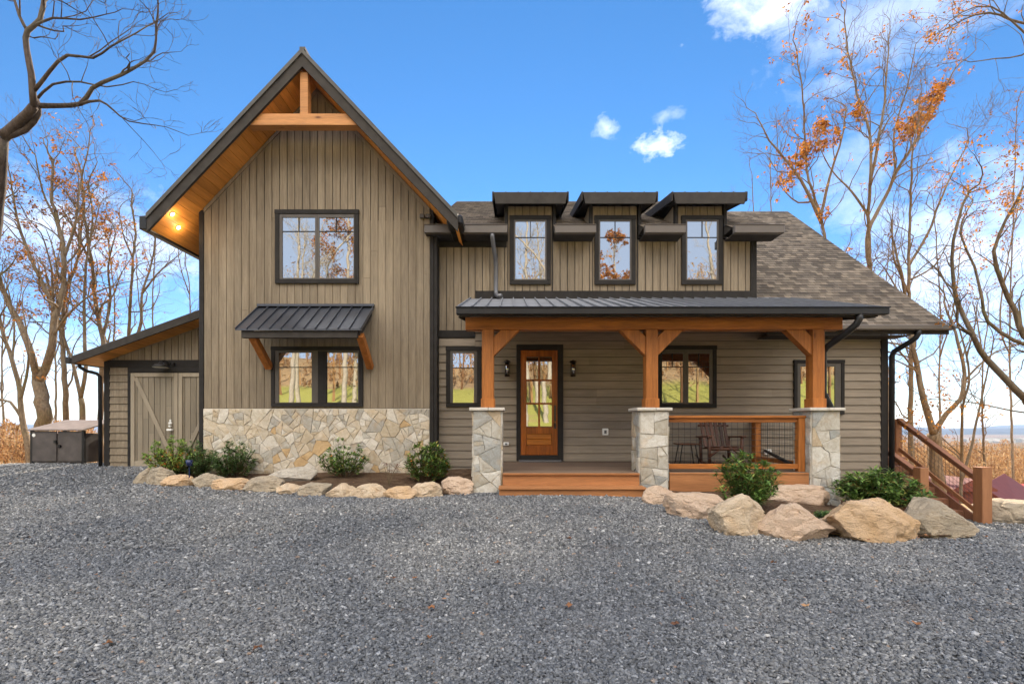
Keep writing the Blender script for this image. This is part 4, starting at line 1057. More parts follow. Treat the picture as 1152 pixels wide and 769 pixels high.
rock_px('boulder', 868, 561, 936, 583, 'rock_pink', 'half-hidden flat boulder behind the front row, at the right pillar base', 28, 'boulder', None, Y=7.6, depth=.7, flat=.55)
rock_px('boulder', 924, 590, 942, 600, 'rock_pink', 'little flat stone wedged between the two largest boulders', 29, 'rock', None, Y=6.2, depth=.9, flat=.5)
rock_px('boulder', 1106, 569, 1175, 593, 'rock_grey', 'broad grey rock slab right of the stair post', 30, 'boulder', None, depth=.8, flat=.6)

# --- shrubs
def leafquad(V, Fc, p, d, up, L, W):
    side = d.cross(up); 
    if side.length < 1e-3: side = d.cross(Vector((1, 0, 0)))
    side.normalize(); nrm = side.cross(d).normalized(); o = len(V)
    V += [p, p + d * (L * .4) + side * (W / 2) + nrm * (L * .06), p + d * (L * .45), p + d * (L * .4) - side * (W / 2) + nrm * (L * .06), p + d * L - nrm * (L * .12)]
    Fc += [(o, o + 1, o + 2), (o, o + 2, o + 3), (o + 1, o + 4, o + 2), (o + 2, o + 4, o + 3)]
def shrub(cx, cy, base, w, h, mat, label, seed, n_stems=26, leaf=.085, orange=0, group='evergreen shrubs in the beds', dens=1.0, open_=.0, cat='shrub', name='shrub'):
    r = random.Random(seed); E = empty(name, (cx, cy, base), label, cat, group)
    V, Fc, Vo, Fo = [], [], [], []; st = MB()
    nm = int(n_stems * 1.35)
    for i in range(nm):
        a = r.uniform(0, 6.283); rr = math.sqrt(r.random()); top = Vector((math.cos(a) * rr * w / 2, math.sin(a) * rr * w / 2, h * (1 - .55 * rr ** 2) * r.uniform(.62, 1.06)))
        b0 = Vector((r.uniform(-.06, .06), r.uniform(-.06, .06), 0)); mid = (b0 + top) / 2 + Vector((top.x * .15, top.y * .15, -.02))
        pts = [b0, mid, top]; st.tube([Vector((cx, cy, base)) + p for p in pts], [.009, .006, .003], 5)
        whorls = max(2, int(4.2 * dens))
        for q in range(whorls):
            t = 1 - q * .2
            if t < .15: break
            p = b0.lerp(mid, t * 2) if t < .5 else mid.lerp(top, t * 2 - 1)
            for k in range(int(r.uniform(10, 16) * (1 if q else 1.2))):
                az = r.uniform(0, 6.283); el = r.uniform(-.45, .75); d = Vector((math.cos(az) * math.cos(el), math.sin(az) * math.cos(el), math.sin(el)))
                d = (d + top.normalized() * .3).normalized()
                off = Vector((r.uniform(-1, 1), r.uniform(-1, 1), r.uniform(-1, 1))) * .03
                if orange and r.random() < orange and p.z < h * .65: leafquad(Vo, Fo, Vector((cx, cy, base)) + p + off, d, Vector((0, 0, 1)), leaf * r.uniform(.6, 1), leaf * .32)
                else: leafquad(V, Fc, Vector((cx, cy, base)) + p + off, d, Vector((0, 0, 1)), leaf * r.uniform(.65, 1.25), leaf * r.uniform(.26, .38))
    st.build('stems', 'stem', E)
    np_mesh('foliage', np.array([tuple(p) for p in V]), np.array(Fc), mat, E)
    if Vo: np_mesh('turning_foliage', np.array([tuple(p) for p in Vo]), np.array(Fo), 'leaf_orange_shrub', E)
    return E
def shrub_px(x0, y0, x1, y1, Y, *a, **k):
    if x1 < CX: Y = min(9.95, on_ground((x0 + x1) / 2, y1)[1])
    s = Y / F; X = ((x0 + x1) / 2 - CX) * s; base = gz(X, Y) + k.pop('lift', .05); h = (HY - y0) * s - base
    return shrub(X, Y, base, (x1 - x0) * s, h, *a, **k)
shrub_px(164, 493, 224, 536, 8.75, 'leaf_light', 'bright green rounded shrub with orange inner leaves in front of the shed door', 1, n_stems=58, leaf=.085, orange=.16)
shrub_px(203, 494, 243, 532, 9.3, 'leaf_dark', 'dark green shrub squeezed between the bright leftmost shrub and the stone wall', 2, n_stems=34, leaf=.08)
shrub_px(239, 496, 288, 536, 8.95, 'leaf_dark', 'dark leafy shrub at the left end of the stone wall', 3, n_stems=42, leaf=.09)
shrub_px(361, 494, 414, 541, 8.7, 'leaf_green', 'loose open shrub in the middle of the stone wall', 4, n_stems=26, leaf=.1)
shrub_px(455, 497, 506, 546, 8.35, 'leaf_green', 'dense shrub with a few yellow leaves beside the wall corner board', 5, n_stems=50, leaf=.1, orange=.05)
shrub_px(804, 510, 876, 578, 6.95, 'leaf_green', 'tall shrub in front of the porch railing', 6, n_stems=40, leaf=.105, lift=.1)
shrub_px(945, 530, 1034, 576, 7.5, 'leaf_green', 'low spreading shrub between the right pillar and the stair post', 7, n_stems=58, leaf=.12, lift=.2)
shrub_px(918, 577, 940, 597, 6.4, 'leaf_dark', 'tiny dark plant sprouting between boulders below the right pillar', 8, n_stems=12, leaf=.06, lift=.12, group=None)
# dried hydrangea
r = random.Random(4); X, Y, = -2.42, 9.1; E = empty('dried_hydrangea', (X, Y, gz(X, Y) + .05), 'leafless dry plant with brown seed heads in front of the stone wall', 'plant')
st = MB(); hd = MB()
for i in range(9):
    a = r.uniform(0, 6.28); b_ = Vector((X, Y, gz(X, Y) + .05)); t = b_ + Vector((math.cos(a) * .17, math.sin(a) * .15, r.uniform(.25, .5)))
    st.tube([b_, (b_ + t) / 2 + Vector((0, 0, .05)), t], [.006, .005, .003], 5)
    for k in range(16):
        q = t + Vector((r.gauss(0, .025), r.gauss(0, .025), r.gauss(0, .02))); s_ = .012
        hd.add([q, q + Vector((s_, 0, s_ * .5)), q + Vector((0, s_, s_)), q + Vector((-s_ * .5, 0, s_))], [(0, 1, 2), (0, 2, 3), (0, 3, 1)])
st.build('stems', 'stem', E); hd.build('seed_heads', 'dry', E)

# --- neighbouring cabin downhill on the right
CB = empty('cabin', (27.2, 25, -5.4), 'red-roofed cabin down the slope at the right edge, beyond the stairs', 'cabin')
def slab(mb, q4, t=.14):
    vs = [Vector(v) for v in q4]; n = (vs[1] - vs[0]).cross(vs[3] - vs[0]).normalized(); n = n if n.z > 0 else -n
    return mb.prism([v - n * t for v in vs], n * t)
A_, B_, C_, D_ = P(1104, 546, 24), P(1130, 532, 26.5), P(1172, 560, 25.5), P(1149, 575, 22.8)
rf = slab(MB(), (A_, B_, C_, D_)).build('roof', 'red_roof', CB, .02)
slab(MB(), (P(1133, 546, 27), P(1180, 540, 29), P(1190, 566, 26), P(1160, 560, 24.8)), .1).build('porch_roof', 'red_roof2', CB)
MB().prism([(A_[0] + .4, A_[1] + .5, A_[2] - .15), (D_[0] + .3, D_[1] + .5, D_[2] - .15), (D_[0] + .3, D_[1] + .5, -7.5), (A_[0] + .4, A_[1] + .5, -7.5)], (2.5, 2.0, 0)).build('wall', 'cabin', CB)
CB2 = empty('outbuilding', (21.8, 22, -6), 'small dark red outbuilding seen behind the stair railing', 'shed')
MB().box(20.9, 22.6, 22, 24.5, -7.0, -3.1).build('wall', 'red_roof', CB2)
MB().prism([(20.7, 21.7, -3.1), (21.75, 21.7, -2.6), (22.8, 21.7, -3.1), (22.8, 21.7, -3.2), (20.7, 21.7, -3.2)], (0, 3, 0)).build('roof', 'red_roof', CB2)

# ================================================================== TREES
def catmull(pts, step=.35):
    pts = [Vector(p) for p in pts]; out = []
    for i in range(len(pts) - 1):
        p0, p1, p2, p3 = pts[max(i - 1, 0)], pts[i], pts[i + 1], pts[min(i + 2, len(pts) - 1)]
        n = max(2, int((p2 - p1).length / step))
        for k in range(n):
            t = k / n
            out.append(.5 * ((2 * p1) + (p2 - p0) * t + (2 * p0 - 5 * p1 + 4 * p2 - p3) * t * t + (3 * p1 - p0 - 3 * p2 + p3) * t ** 3))
    out.append(pts[-1]); return out
class Tree:
    def __init__(s, name, label, base, bark='bark', leafmat='leaf_fall', seed=0, leafp=.0, density=1.0, twig=.0065, leafsize=.1, upw=.35, group='bare autumn trees around the house', leaf_lo=-99, leaf_hi=99, cat='tree', spread=1.0, depth=3):
        s.r = random.Random(seed); s.E = empty(name, base, label, cat, group); s.trunk = MB(); s.br = MB(); s.tw = MB(); s.LV = []; s.LF = []
        s.bark, s.leafmat, s.leafp, s.density, s.twig, s.ls, s.up, s.lo, s.hi, s.spread, s.depth = bark, leafmat, leafp, density, twig, leafsize, upw, leaf_lo, leaf_hi, spread, depth
        s.clusters = []; s.patch = [s.r.uniform(0, 6.28) for _ in range(3)]
    def limb(s, pts, r0, r1, level=0, kids=True, start=.2, len_=None, k=None):
        c = catmull(pts, .3 if level == 0 else .25); n = len(c)
        j = [Vector((s.r.gauss(0, 1), s.r.gauss(0, 1), s.r.gauss(0, .5))) for _ in range(n)]
        for i in range(1, n - 1): c[i] = c[i] + (j[i] + j[i - 1]) * min(.03, r0 * .09)
        rad = [r0 + (r1 - r0) * (i / (n - 1)) ** .85 for i in range(n)]
        rad = [q * (1 + s.r.uniform(-.02, .03)) for q in rad]
        s.trunk.tube(c, rad, 9 if r0 > .12 else 7)
        if kids: s.spawn(c, rad, level, start, len_)
        return c
    def spawn(s, c, rad, level, start=.2, len_=None):
        n = len(c); L = sum((c[i + 1] - c[i]).length for i in range(n - 1))
        per = {0: 2.2, 1: 3.1, 2: 5.2, 3: 5}[level] * s.density
        m = max(1, int(L * per * (1 - start) + s.r.random()))
        for _ in range(m):
            t = start + (1 - start) * s.r.random() ** .8; i = min(n - 2, int(t * (n - 1))); p = c[i].lerp(c[i + 1], s.r.random())
            tan = (c[i + 1] - c[i]).normalized()
            ax = Vector((s.r.gauss(0, 1), s.r.gauss(0, 1), s.r.gauss(0, 1))); ax = (ax - tan * ax.dot(tan)).normalized()
            ang = s.r.uniform(.45, 1.05); d = (tan * math.cos(ang) + ax * math.sin(ang)); d.z += s.up * .5; d.normalize()
            base_len = {0: 2.3, 1: 1.15, 2: .5, 3: .2}[level] * s.spread if len_ is None else len_ * {0: 1, 1: .5, 2: .22, 3: .1}[level]
            l = base_len * s.r.uniform(.45, 1.25) * (1.15 - .5 * t)
            s.grow(p, d, l, min(rad[i] * .5, .008 + .0125 * l), level + 1, len_)
        # leader continues from the tip
        tan = (c[-1] - c[-2]).normalized()
        s.grow(c[-1], tan, {0: 1.6, 1: .6, 2: .25, 3: .1}[level] * s.spread, rad[-1], level + 1, len_)
    def grow(s, p, d, l, r0, level, len_=None):
        n = 6 if level == 1 else (5 if level == 2 else 3); pts = [p]; q = p.copy(); dd = d.copy(); step = l / (n - 1)
        wob = .3 if level < 3 else .22
        for i in range(n - 1):
            dd = (dd + Vector((s.r.gauss(0, wob), s.r.gauss(0, wob), s.r.gauss(0, wob) + s.up * .22))).normalized()
            q = q + dd * step; pts.append(q.copy())
        r1 = max(s.twig * .55, r0 * .35); rad = [max(s.twig * .55, r0 + (r1 - r0) * i / (n - 1)) for i in range(n)]
        s.trunk.tube(pts, rad, {1: 6, 2: 4, 3: 3, 4: 3}[level], False)
        if level < s.depth: s.spawn(pts, rad, level, .25, len_)
        if level >= 2 and s.leafp > 0 and (s.lo < q.z < s.hi or s.clusters):
            pat = math.sin(q.x * .9 + s.patch[0]) + math.sin(q.z * 1.1 + s.patch[1]) + math.sin(q.y * .8 + s.patch[2])
            inside = any((CX + F * q.x / q.y - a) ** 2 + (HY - F * q.z / q.y - b) ** 2 < c * c for a, b, c in s.clusters)
            if s.r.random() < (.97 if inside else s.leafp * max(.04, .4 + .8 * pat)):
                for _ in range(s.r.randint(5, 11) if inside else s.r.randint(2, 7)):
                    a = s.r.uniform(0, 6.28); e = s.r.uniform(-1.1, .4); dv = Vector((math.cos(a) * math.cos(e), math.sin(a) * math.cos(e), math.sin(e)))
                    o = pts[s.r.randrange(1, n)] + Vector((s.r.gauss(0, .05), s.r.gauss(0, .05), s.r.gauss(0, .05)))
                    leafquad(s.LV, s.LF, o, dv, Vector((s.r.gauss(0, 1), s.r.gauss(0, 1), 1)), s.ls * s.r.uniform(.7, 1.3), s.ls * s.r.uniform(.4, .7))
    def done(s):
        s.trunk.build('trunk', s.bark, s.E, smooth=True)
        if s.tw.v: s.tw.build('twigs', s.bark, s.E)
        if s.LV: np_mesh('leaves', np.array([tuple(v) for v in s.LV]), np.array(s.LF), s.leafmat, s.E)
def path(Y, pts, jit=.5, seed=0, drift=0):
    r = random.Random(seed); out = []; y = Y
    for i, (px, py) in enumerate(pts):
        if i: y += r.uniform(-.32, .32) * math.hypot(px - pts[i - 1][0], py - pts[i - 1][1]) * Y / F
        out.append(Vector(P(px, py, y)))
    return out
def tree(name, label, Y, trunks, seed, **kw):
    """trunks: list of (pixel polyline, start radius px, end radius px[, kids]); the first runs to the ground"""
    first = trunks[0][0]; X = (first[0][0] - CX) * Y / F; gzv = gz(X, Y)
    clusters = kw.pop('clusters', ()); thin = kw.pop('thin', .66)
    t = Tree(name, label, (X, Y, gzv), seed=seed, **kw)
    s = Y / F; t.clusters = [(a, b, c * 1.05) for a, b, c in clusters]
    for i, tr in enumerate(trunks):
        pts = path(Y, tr[0], .03 * Y, seed * 31 + i)
        if i == 0: pts = [Vector((X + .05, Y, gzv - .4))] + ([Vector((X, Y, gzv + .2))] if pts[0].z > gzv + 1 else []) + pts
        elif len(tr[0]) > 1:
            # attach to the nearest point of the first path, same depth
            near = min((q for pth in t_paths for q in pth), key=lambda q: (q.x / q.y - pts[0].x / pts[0].y) ** 2 + (q.z / q.y - pts[0].z / pts[0].y) ** 2)
            dy = near.y; f = [dy + (p.y - Y) for p in pts]; pts = [Vector((p.x / p.y * yy, yy, p.z / p.y * yy)) for p, yy in zip(pts, f)]; pts[0] = near.copy()
        c = t.limb(pts, tr[1] * s * thin, tr[2] * s * thin, 0, tr[3] if len(tr) > 3 else True, tr[4] if len(tr) > 4 else .25)
        if i == 0: t_paths = [c]
        else: t_paths.append(c)
    t.done(); return t
# overhanging near tree at the left edge
tree('overhanging_tree', 'dark bare tree leaning in at the top left corner, its limbs crossing the sky', 9.5, [
    ([(-34, 470), (-28, 380), (-16, 300), (-3, 235), (0, 190), (2, 155)], 8, 6, False),
    ([(3, 158), (20, 138), (38, 120)], 6.5, 4.5, False),
    ([(3, 160), (28, 146), (43, 128), (41, 112)], 3.5, 3, False),
    ([(38, 120), (36, 85), (30, 55), (31, 35), (45, 22), (50, -10)], 3.6, 2.2, True, .3),
    ([(31, 35), (22, 18), (14, -8)], 2, 1.2, True, .3),
    ([(40, 118), (66, 119), (90, 117), (104, 99), (128, 88), (150, 78), (174, 58), (176, 30), (178, 5)], 3.2, .9, True, .4),
    ([(40, 97), (56, 80), (76, 62), (104, 65), (124, 52), (152, 38)], 2.3, .7, True, .3),
    ([(90, 117), (112, 113), (128, 124), (144, 136), (176, 141)], 1.8, .5, True, .3),
    ([(44, 112), (60, 95), (90, 92), (120, 98), (150, 92)], 1.6, .5, True, .3),
    ([(33, 30), (60, 20), (90, 22), (120, 16)], 1.6, .5, True, .2)],
    3, bark='bark_dark', thin=.95, density=1.25, spread=.62, twig=.006, upw=.3)
K = dict(leafmat='leaf_brown', leafsize=.13)
tree('oak_tree', 'stout forked oak behind the storage box with russet leaves in its crown', 19, [
    ([(47, 520), (47, 470), (45, 440), (42, 415)], 12, 8.5, False),
    ([(44, 432), (34, 395), (22, 365), (8, 335), (-4, 300), (-10, 250)], 5.5, 2.5),
    ([(45, 430), (58, 395), (64, 352), (70, 320), (72, 290), (66, 250), (58, 215), (60, 180)], 6.5, 1.5),
    ([(64, 352), (48, 320), (34, 290), (20, 250), (12, 200)], 3.4, 1),
    ([(72, 290), (84, 255), (90, 210), (100, 165)], 2.6, .8),
    ([(66, 250), (48, 215), (40, 175)], 2, .8), ([(60, 380), (80, 350), (105, 330), (138, 318)], 2.2, .8)],
    12, leafp=.16, leaf_lo=5.0, density=1.0, clusters=((46, 165, 8), (80, 172, 8), (112, 180, 7), (24, 285, 10)), **K)
tree('slender_tree', 'straight slender tree rising right behind the storage box lid', 21, [
    ([(76, 520), (75, 470), (72, 410), (70, 372), (74, 330), (88, 290), (92, 250), (96, 215)], 5.2, 1.2),
    ([(70, 372), (60, 340), (58, 300), (46, 262)], 2.4, .8), ([(88, 290), (104, 262), (112, 230)], 1.8, .6)], 13, leafp=.35, leaf_lo=5, **K)
tree('forked_tree', 'V-forked tree just left of the shed gutter', 20, [
    ([(93, 520), (92, 470), (91, 448)], 5, 4, False),
    ([(91, 448), (84, 415), (76, 392), (62, 350), (50, 300)], 3.2, 1), ([(91, 448), (96, 415), (95, 345), (97, 300), (104, 250), (100, 205)], 3.2, 1)], 14, leafp=.3, leaf_lo=4.5, **K)
tree('oak_tree', 'oak with orange leaf clusters rising behind the shed roof slope', 22, [
    ([(113, 520), (114, 420), (115, 385), (108, 340), (104, 300), (96, 250), (92, 200), (84, 170)], 5, 1.2),
    ([(115, 380), (124, 340), (122, 300), (130, 262)], 2.6, .8), ([(104, 300), (90, 270), (70, 235)], 2, .7)], 15, leafp=.22, leaf_lo=3, clusters=((118, 255, 6), (104, 335, 7), (130, 335, 6)), leafmat='leaf_fall', leafsize=.13)
tree('twin_stem_tree', 'twin-stemmed bare tree behind the upper end of the shed roof', 24, [
    ([(144, 500), (145, 420), (145, 372), (148, 310), (152, 262), (148, 225)], 4.2, 1.1), 
    ([(145, 400), (158, 365), (160, 330), (172, 290), (176, 250)], 3, .9), ([(160, 330), (180, 305), (200, 288)], 2, .7), ([(150, 290), (138, 262), (134, 235)], 1.6, .6)], 16, density=.8)
tree('leaning_tree', 'crooked multi-stemmed tree at the left edge beside the storage box', 15, [
    ([(34, 520), (30, 495), (24, 470), (22, 440), (14, 405), (2, 370), (-8, 330)], 5.5, 2.2),
    ([(24, 470), (12, 452), (-4, 448), (-16, 430)], 2.6, 1.2), ([(23, 455), (30, 425), (32, 390), (26, 350)], 2.6, .9), ([(14, 405), (16, 360), (8, 320)], 2, .8)], 17, density=.8, leafp=.15, **K)
tree('thin_tree', 'thin bare tree between the shed roof peak and the gable', 30, [
    ([(214, 480), (214, 380), (213, 320), (208, 290), (214, 262)], 1.8, .7), ([(213, 330), (203, 300), (200, 275)], 1.2, .5)], 18, density=.6)
for i, (px, top, lab) in enumerate(((5, 300, 'background tree at the far left edge behind the leaning stems'), (62, 250, 'thin background tree between the stout oak and slender tree'), (128, 270, 'thin background tree just right of the orange-leaved oak'), (172, 250, 'thin background tree above the shed roof near the gable eave'))):
    r_ = random.Random(100 + i); tree('thin_tree', lab, 34 + 3 * i, [([(px, 500), (px + r_.uniform(-4, 4), 420), (px + r_.uniform(-6, 6), 350), (px + r_.uniform(-10, 10), top)], 2.1, .6), ([(px, 400), (px + r_.choice((-1, 1)) * 14, 350), (px + r_.choice((-1, 1)) * 20, top + 20)], 1.3, .5)], 60 + i, density=.6, leafp=.2, **K)

tree('leafy_tree', 'tree with thick orange leaf clusters just above the roof ridge end', 26, [
    ([(932, 400), (932, 300), (926, 258), (918, 225), (910, 204), (906, 165), (904, 112), (895, 52)], 5, .8),
    ([(924, 250), (905, 210), (888, 185), (866, 158), (852, 132)], 3, .8), ([(928, 240), (936, 190), (946, 160), (952, 120)], 2.6, .8), ([(918, 225), (898, 228), (880, 212)], 1.8, .6)], 21, leafp=.14, leaf_lo=10.5, leaf_hi=16, clusters=((893, 185, 11), (906, 172, 13), (920, 160, 12), (926, 140, 9), (884, 205, 9), (872, 232, 9), (926, 246, 14), (942, 152, 8)), leafmat='leaf_fall', leafsize=.17, bark='bark_pale', upw=.5)
tree('tall_bare_tree', 'tall branching tree with scattered orange leaves above the right roof slope', 23, [
    ([(980, 420), (979, 300), (977, 242), (980, 193), (978, 150), (965, 105), (955, 62), (950, 20)], 5.4, .9),
    ([(966, 300), (976, 262), (992, 230), (1008, 195), (1022, 172), (1048, 130), (1074, 78)], 4, .9),
    ([(979, 205), (990, 150), (996, 100), (1000, 40)], 2.6, .7), ([(978, 240), (958, 215), (938, 195), (925, 172)], 2.2, .7), ([(1008, 195), (1006, 150), (1020, 100), (1030, 50)], 2, .6)], 22, leafp=.12, leaf_lo=9.5, leaf_hi=15, clusters=((1020, 150, 10), (1032, 132, 12), (1046, 118, 12), (1056, 104, 11), (1016, 138, 8), (998, 184, 12), (963, 250, 12), (968, 122, 9), (952, 238, 8), (1066, 98, 8)), leafmat='leaf_fall', leafsize=.16, bark='bark_pale', upw=.5)
tree('slim_bare_tree', 'slim straight tree with fine upright twigs just right of the roof slope', 21, [
    ([(1026, 560), (1025, 490), (1024, 386), (1022, 315), (1024, 240), (1026, 180), (1034, 130)], 5, .8),
    ([(1024, 350), (1006, 320), (992, 298)], 2, .7), ([(1023, 300), (1044, 262), (1064, 210), (1090, 160)], 2.3, .7), ([(1023, 330), (1006, 290), (1004, 240)], 2, .6), ([(1022, 315), (1050, 300), (1068, 270)], 1.8, .6)], 23, bark='bark_pale', upw=.6)
tree('mottled_forked_tree', 'thick mottled tree forking low behind the stair railing', 16, [
    ([(1058, 590), (1056, 545), (1052, 510), (1050, 488)], 10, 9, False),
    ([(1050, 492), (1040, 452), (1034, 420), (1028, 392), (1020, 345), (1012, 300)], 5.6, 2), ([(1052, 492), (1064, 465), (1080, 448), (1086, 420), (1080, 395), (1072, 365), (1062, 340)], 4.4, 1.5),
    ([(1082, 432), (1100, 412), (1122, 395), (1150, 385)], 1.8, .8), ([(1034, 420), (1012, 395), (1000, 380)], 1.8, .7)], 24, bark='bark_pale', density=.7)
tree('slender_pair_tree', 'slender double-stemmed tree right of the mottled trunk', 18, [
    ([(1081, 575), (1082, 523), (1083, 457), (1090, 430), (1085, 390), (1072, 345)], 3, 1), ([(1082, 540), (1092, 505), (1104, 448), (1112, 415), (1118, 380)], 2.4, .8), ([(1085, 400), (1096, 370), (1100, 340)], 1.4, .6)], 25, density=.6)
tree('arching_tree', 'big tree at the right edge with arching limbs and russet leaves', 10.5, [
    ([(1260, 640), (1240, 560), (1215, 510), (1185, 478), (1155, 450)], 16, 8, False),
    ([(1158, 452), (1128, 424), (1102, 394), (1093, 372), (1078, 340), (1070, 292), (1078, 250), (1090, 215)], 6.5, 1.6, True, .3),
    ([(1250, 600), (1235, 470), (1205, 410), (1172, 392), (1152, 378), (1140, 350), (1128, 319), (1118, 282), (1132, 245), (1150, 212)], 12, 1.8, True, .45),
    ([(1172, 392), (1140, 382), (1112, 362), (1104, 335), (1096, 300), (1080, 262), (1094, 228)], 4.2, 1.2, True, .35),
    ([(1215, 420), (1215, 250), (1190, 110), (1170, 40), (1140, 22), (1112, 14), (1085, 22), (1058, 36)], 9, 1.0, True, .62),
    ([(1165, 38), (1150, 62), (1120, 66), (1092, 70)], 2, .8, True, .3),
    ([(1185, 70), (1150, 34), (1115, 8), (1082, 14), (1048, 44)], 2.2, .7, True, .35),
    ([(1235, 500), (1190, 470), (1140, 462), (1090, 452), (1040, 448)], 2.6, .6, True, .4)],
    26, leafp=.7, leafmat='leaf_fall', leafsize=.07, leaf_lo=1.8, density=1.15, spread=.62, twig=.005, upw=.1, bark='bark', thin=.58, clusters=((1052, 42, 10), (1066, 28, 13), (1082, 14, 14), (1096, 4, 12), (1078, 60, 8), (1094, 52, 7), (1118, 78, 7)))
for i, (px, top, lab, Yb) in enumerate(((1140, 120, 'tall thin tree behind the arching limbs at the right edge', 27), (1060, 230, 'faint background tree between the slim tree and arching limbs', 34), (868, 170, 'faint bare treetop above the ridge left of the orange-leaved tree', 38), (1108, 330, 'background tree on the slope beyond the stairs', 36), (1000, 260, 'background tree behind the lower right roof edge', 32))):
    r_ = random.Random(200 + i); tree('thin_tree', lab, Yb, [([(px, 540), (px + r_.uniform(-4, 4), 430), (px + r_.uniform(-6, 6), 350), (px + r_.uniform(-10, 10), top)], 2.2, .6), ([(px, 400), (px + r_.choice((-1, 1)) * 14, 340), (px + r_.choice((-1, 1)) * 22, top + 30)], 1.4, .5)], 70 + i, density=.65, leafp=.25, bark='bark_pale', upw=.5, **K)

# --- woods on the falling slopes and on the rise across the drive, read as masses
def woods(name, label, area, n, h0, h1, seed, leaves=26, mat='far_woods', ls=.9, trunk_r=.12):
    r = np.random.default_rng(seed); V = []; Q = []
    for _ in range(n):
        x, y = area(r); z = gz(x, y); h = r.uniform(h0, h1)
        lean = r.normal(0, .04, 2); m = leaves; tt = r.uniform(.18, 1.0, m); rad = (.28 * h) * np.sin(np.pi * np.clip(tt, .1, .97)) ** .7
        a = r.uniform(0, 6.283, m); rr = np.sqrt(r.random(m)) * rad
        c = np.stack([x + rr * np.cos(a) + lean[0] * h * tt, y + rr * np.sin(a) + lean[1] * h * tt, z + h * tt], 1)
        d1 = r.normal(0, 1, (m, 3)) * np.array([.6, .6, 1.3]); d1 *= (ls * r.uniform(.3, 1, m) / np.linalg.norm(d1, axis=1))[:, None]
        d2 = r.normal(0, 1, (m, 3)); d2 *= (ls * .2 / np.linalg.norm(d2, axis=1))[:, None]
        o = len(V) * 1; quad = np.stack([c - d1, c + d2, c + d1, c - d2], 1)
        V.append(quad.reshape(-1, 3))
        # trunk as a tapering three-sided spike with a fork
        for q in range(3):
            b0 = np.array([x, y, z - .3]) if q == 0 else c[r.integers(0, m)] * 0 + np.array([x + lean[0] * h * .4, y + lean[1] * h * .4, z + h * r.uniform(.3, .5)])
            t0 = np.array([x + lean[0] * h, y + lean[1] * h, z + h * .95]) + (r.normal(0, .12 * h, 3) * np.array([1, 1, .3]) if q else 0)
            tr = trunk_r * (1 if q == 0 else .5)
            for k in range(3):
                a0, a1 = k * 2.094, (k + 1) * 2.094
                V.append(np.array([b0 + [tr * math.cos(a0), tr * math.sin(a0), 0], b0 + [tr * math.cos(a1), tr * math.sin(a1), 0], t0 + [.015, 0, 0], t0 - [.015, 0, 0]]))
    V = np.concatenate(V); Fq = np.arange(len(V)).reshape(-1, 4)
    o = np_mesh(name, V, Fq, mat); tag(o, label, None, None, 'stuff'); return o
def a_right(r):
    y = 34 + 300 * r.random() ** 1.5; return r.uniform(.78, 1.22) * y, y
def a_left(r):
    y = 24 + 190 * r.random() ** 1.6; return -r.uniform(.9, 1.2) * y, y
woods('slope_woods', 'rust and straw coloured leafless woods on the slope below, at the right', a_right, 1000, 2.6, 6.0, 5, leaves=190, ls=.22, trunk_r=.04)
woods('slope_woods', 'orange leafy undergrowth falling away at the left edge', a_left, 420, 1.1, 2.6, 6, leaves=200, ls=.2, trunk_r=.03)
def a_back(r):
    y = -r.uniform(24, 75); return r.uniform(-48, 48), y
woods('hillside_woods', 'pale sunlit leafless woods on the rise across the drive', a_back, 190, 9, 17, 7, leaves=190, ls=.42, trunk_r=.17)
def a_brush(r):
    y = -r.uniform(36, 64); return r.uniform(-46, 46), y
woods('hillside_brush', 'low tan and green brush on the rise across the drive', a_brush, 420, .6, 1.8, 9, leaves=60, ls=.3, trunk_r=.03)
for i, (x, y, hh, lab, kw) in enumerate((
    (-18.2, -17, 19, 'pale tall tree across the drive, mirrored in the left sash of the upper gable window', {}), (-14.3, -19, 21, 'leafy-topped tree across the drive, mirrored in the right sash of the upper gable window', dict(leafp=.9, leafmat='leaf_fall', leafsize=.2)),
    (1.2, -16, 20, 'pale tree across the drive, mirrored in the first dormer window', {}), (2.8, -20, 18, 'second pale trunk across the drive, mirrored beside the edge of the first dormer window', {}),
    (11.7, -30, 17, 'round orange-leaved tree across the drive, mirrored in the middle dormer window', dict(leafp=3, leafmat='leaf_fall', leafsize=.3, density=1.2)),
    (16.2, -16, 20, 'thick pale trunk across the drive, mirrored in the right dormer window', {}), (-20.8, -24, 17, 'leaning pale tree across the drive at the left of the mirrored group', {}), (-16.4, -28, 16, 'pale tree with few leaves farther up the slope across the drive', dict(leafp=.5, leafmat='leaf_fall', leafsize=.2)))):
    z0 = gz(x, y); t_ = Tree('hillside_tree', lab, (x, y, z0), 'bark_light', seed=400 + i, twig=.012, group='trees across the drive', upw=.5, **{**dict(density=1.05), **kw})
    r_ = random.Random(500 + i); top = Vector((x + r_.uniform(-1.2, 1.2), y, z0 + hh)); mid = Vector((x + r_.uniform(-.5, .5), y, z0 + hh * .45))
    t_.limb([Vector((x, y, z0 - .4)), mid, top], .26, .04, 0, True, .3); t_.limb([mid, mid + Vector((r_.choice((-1, 1)) * 1.6, .3, hh * .2)), mid + Vector((r_.choice((-1, 1)) * 2.4, .5, hh * .42))], .14, .03, 0, True, .2)
    t_.done()
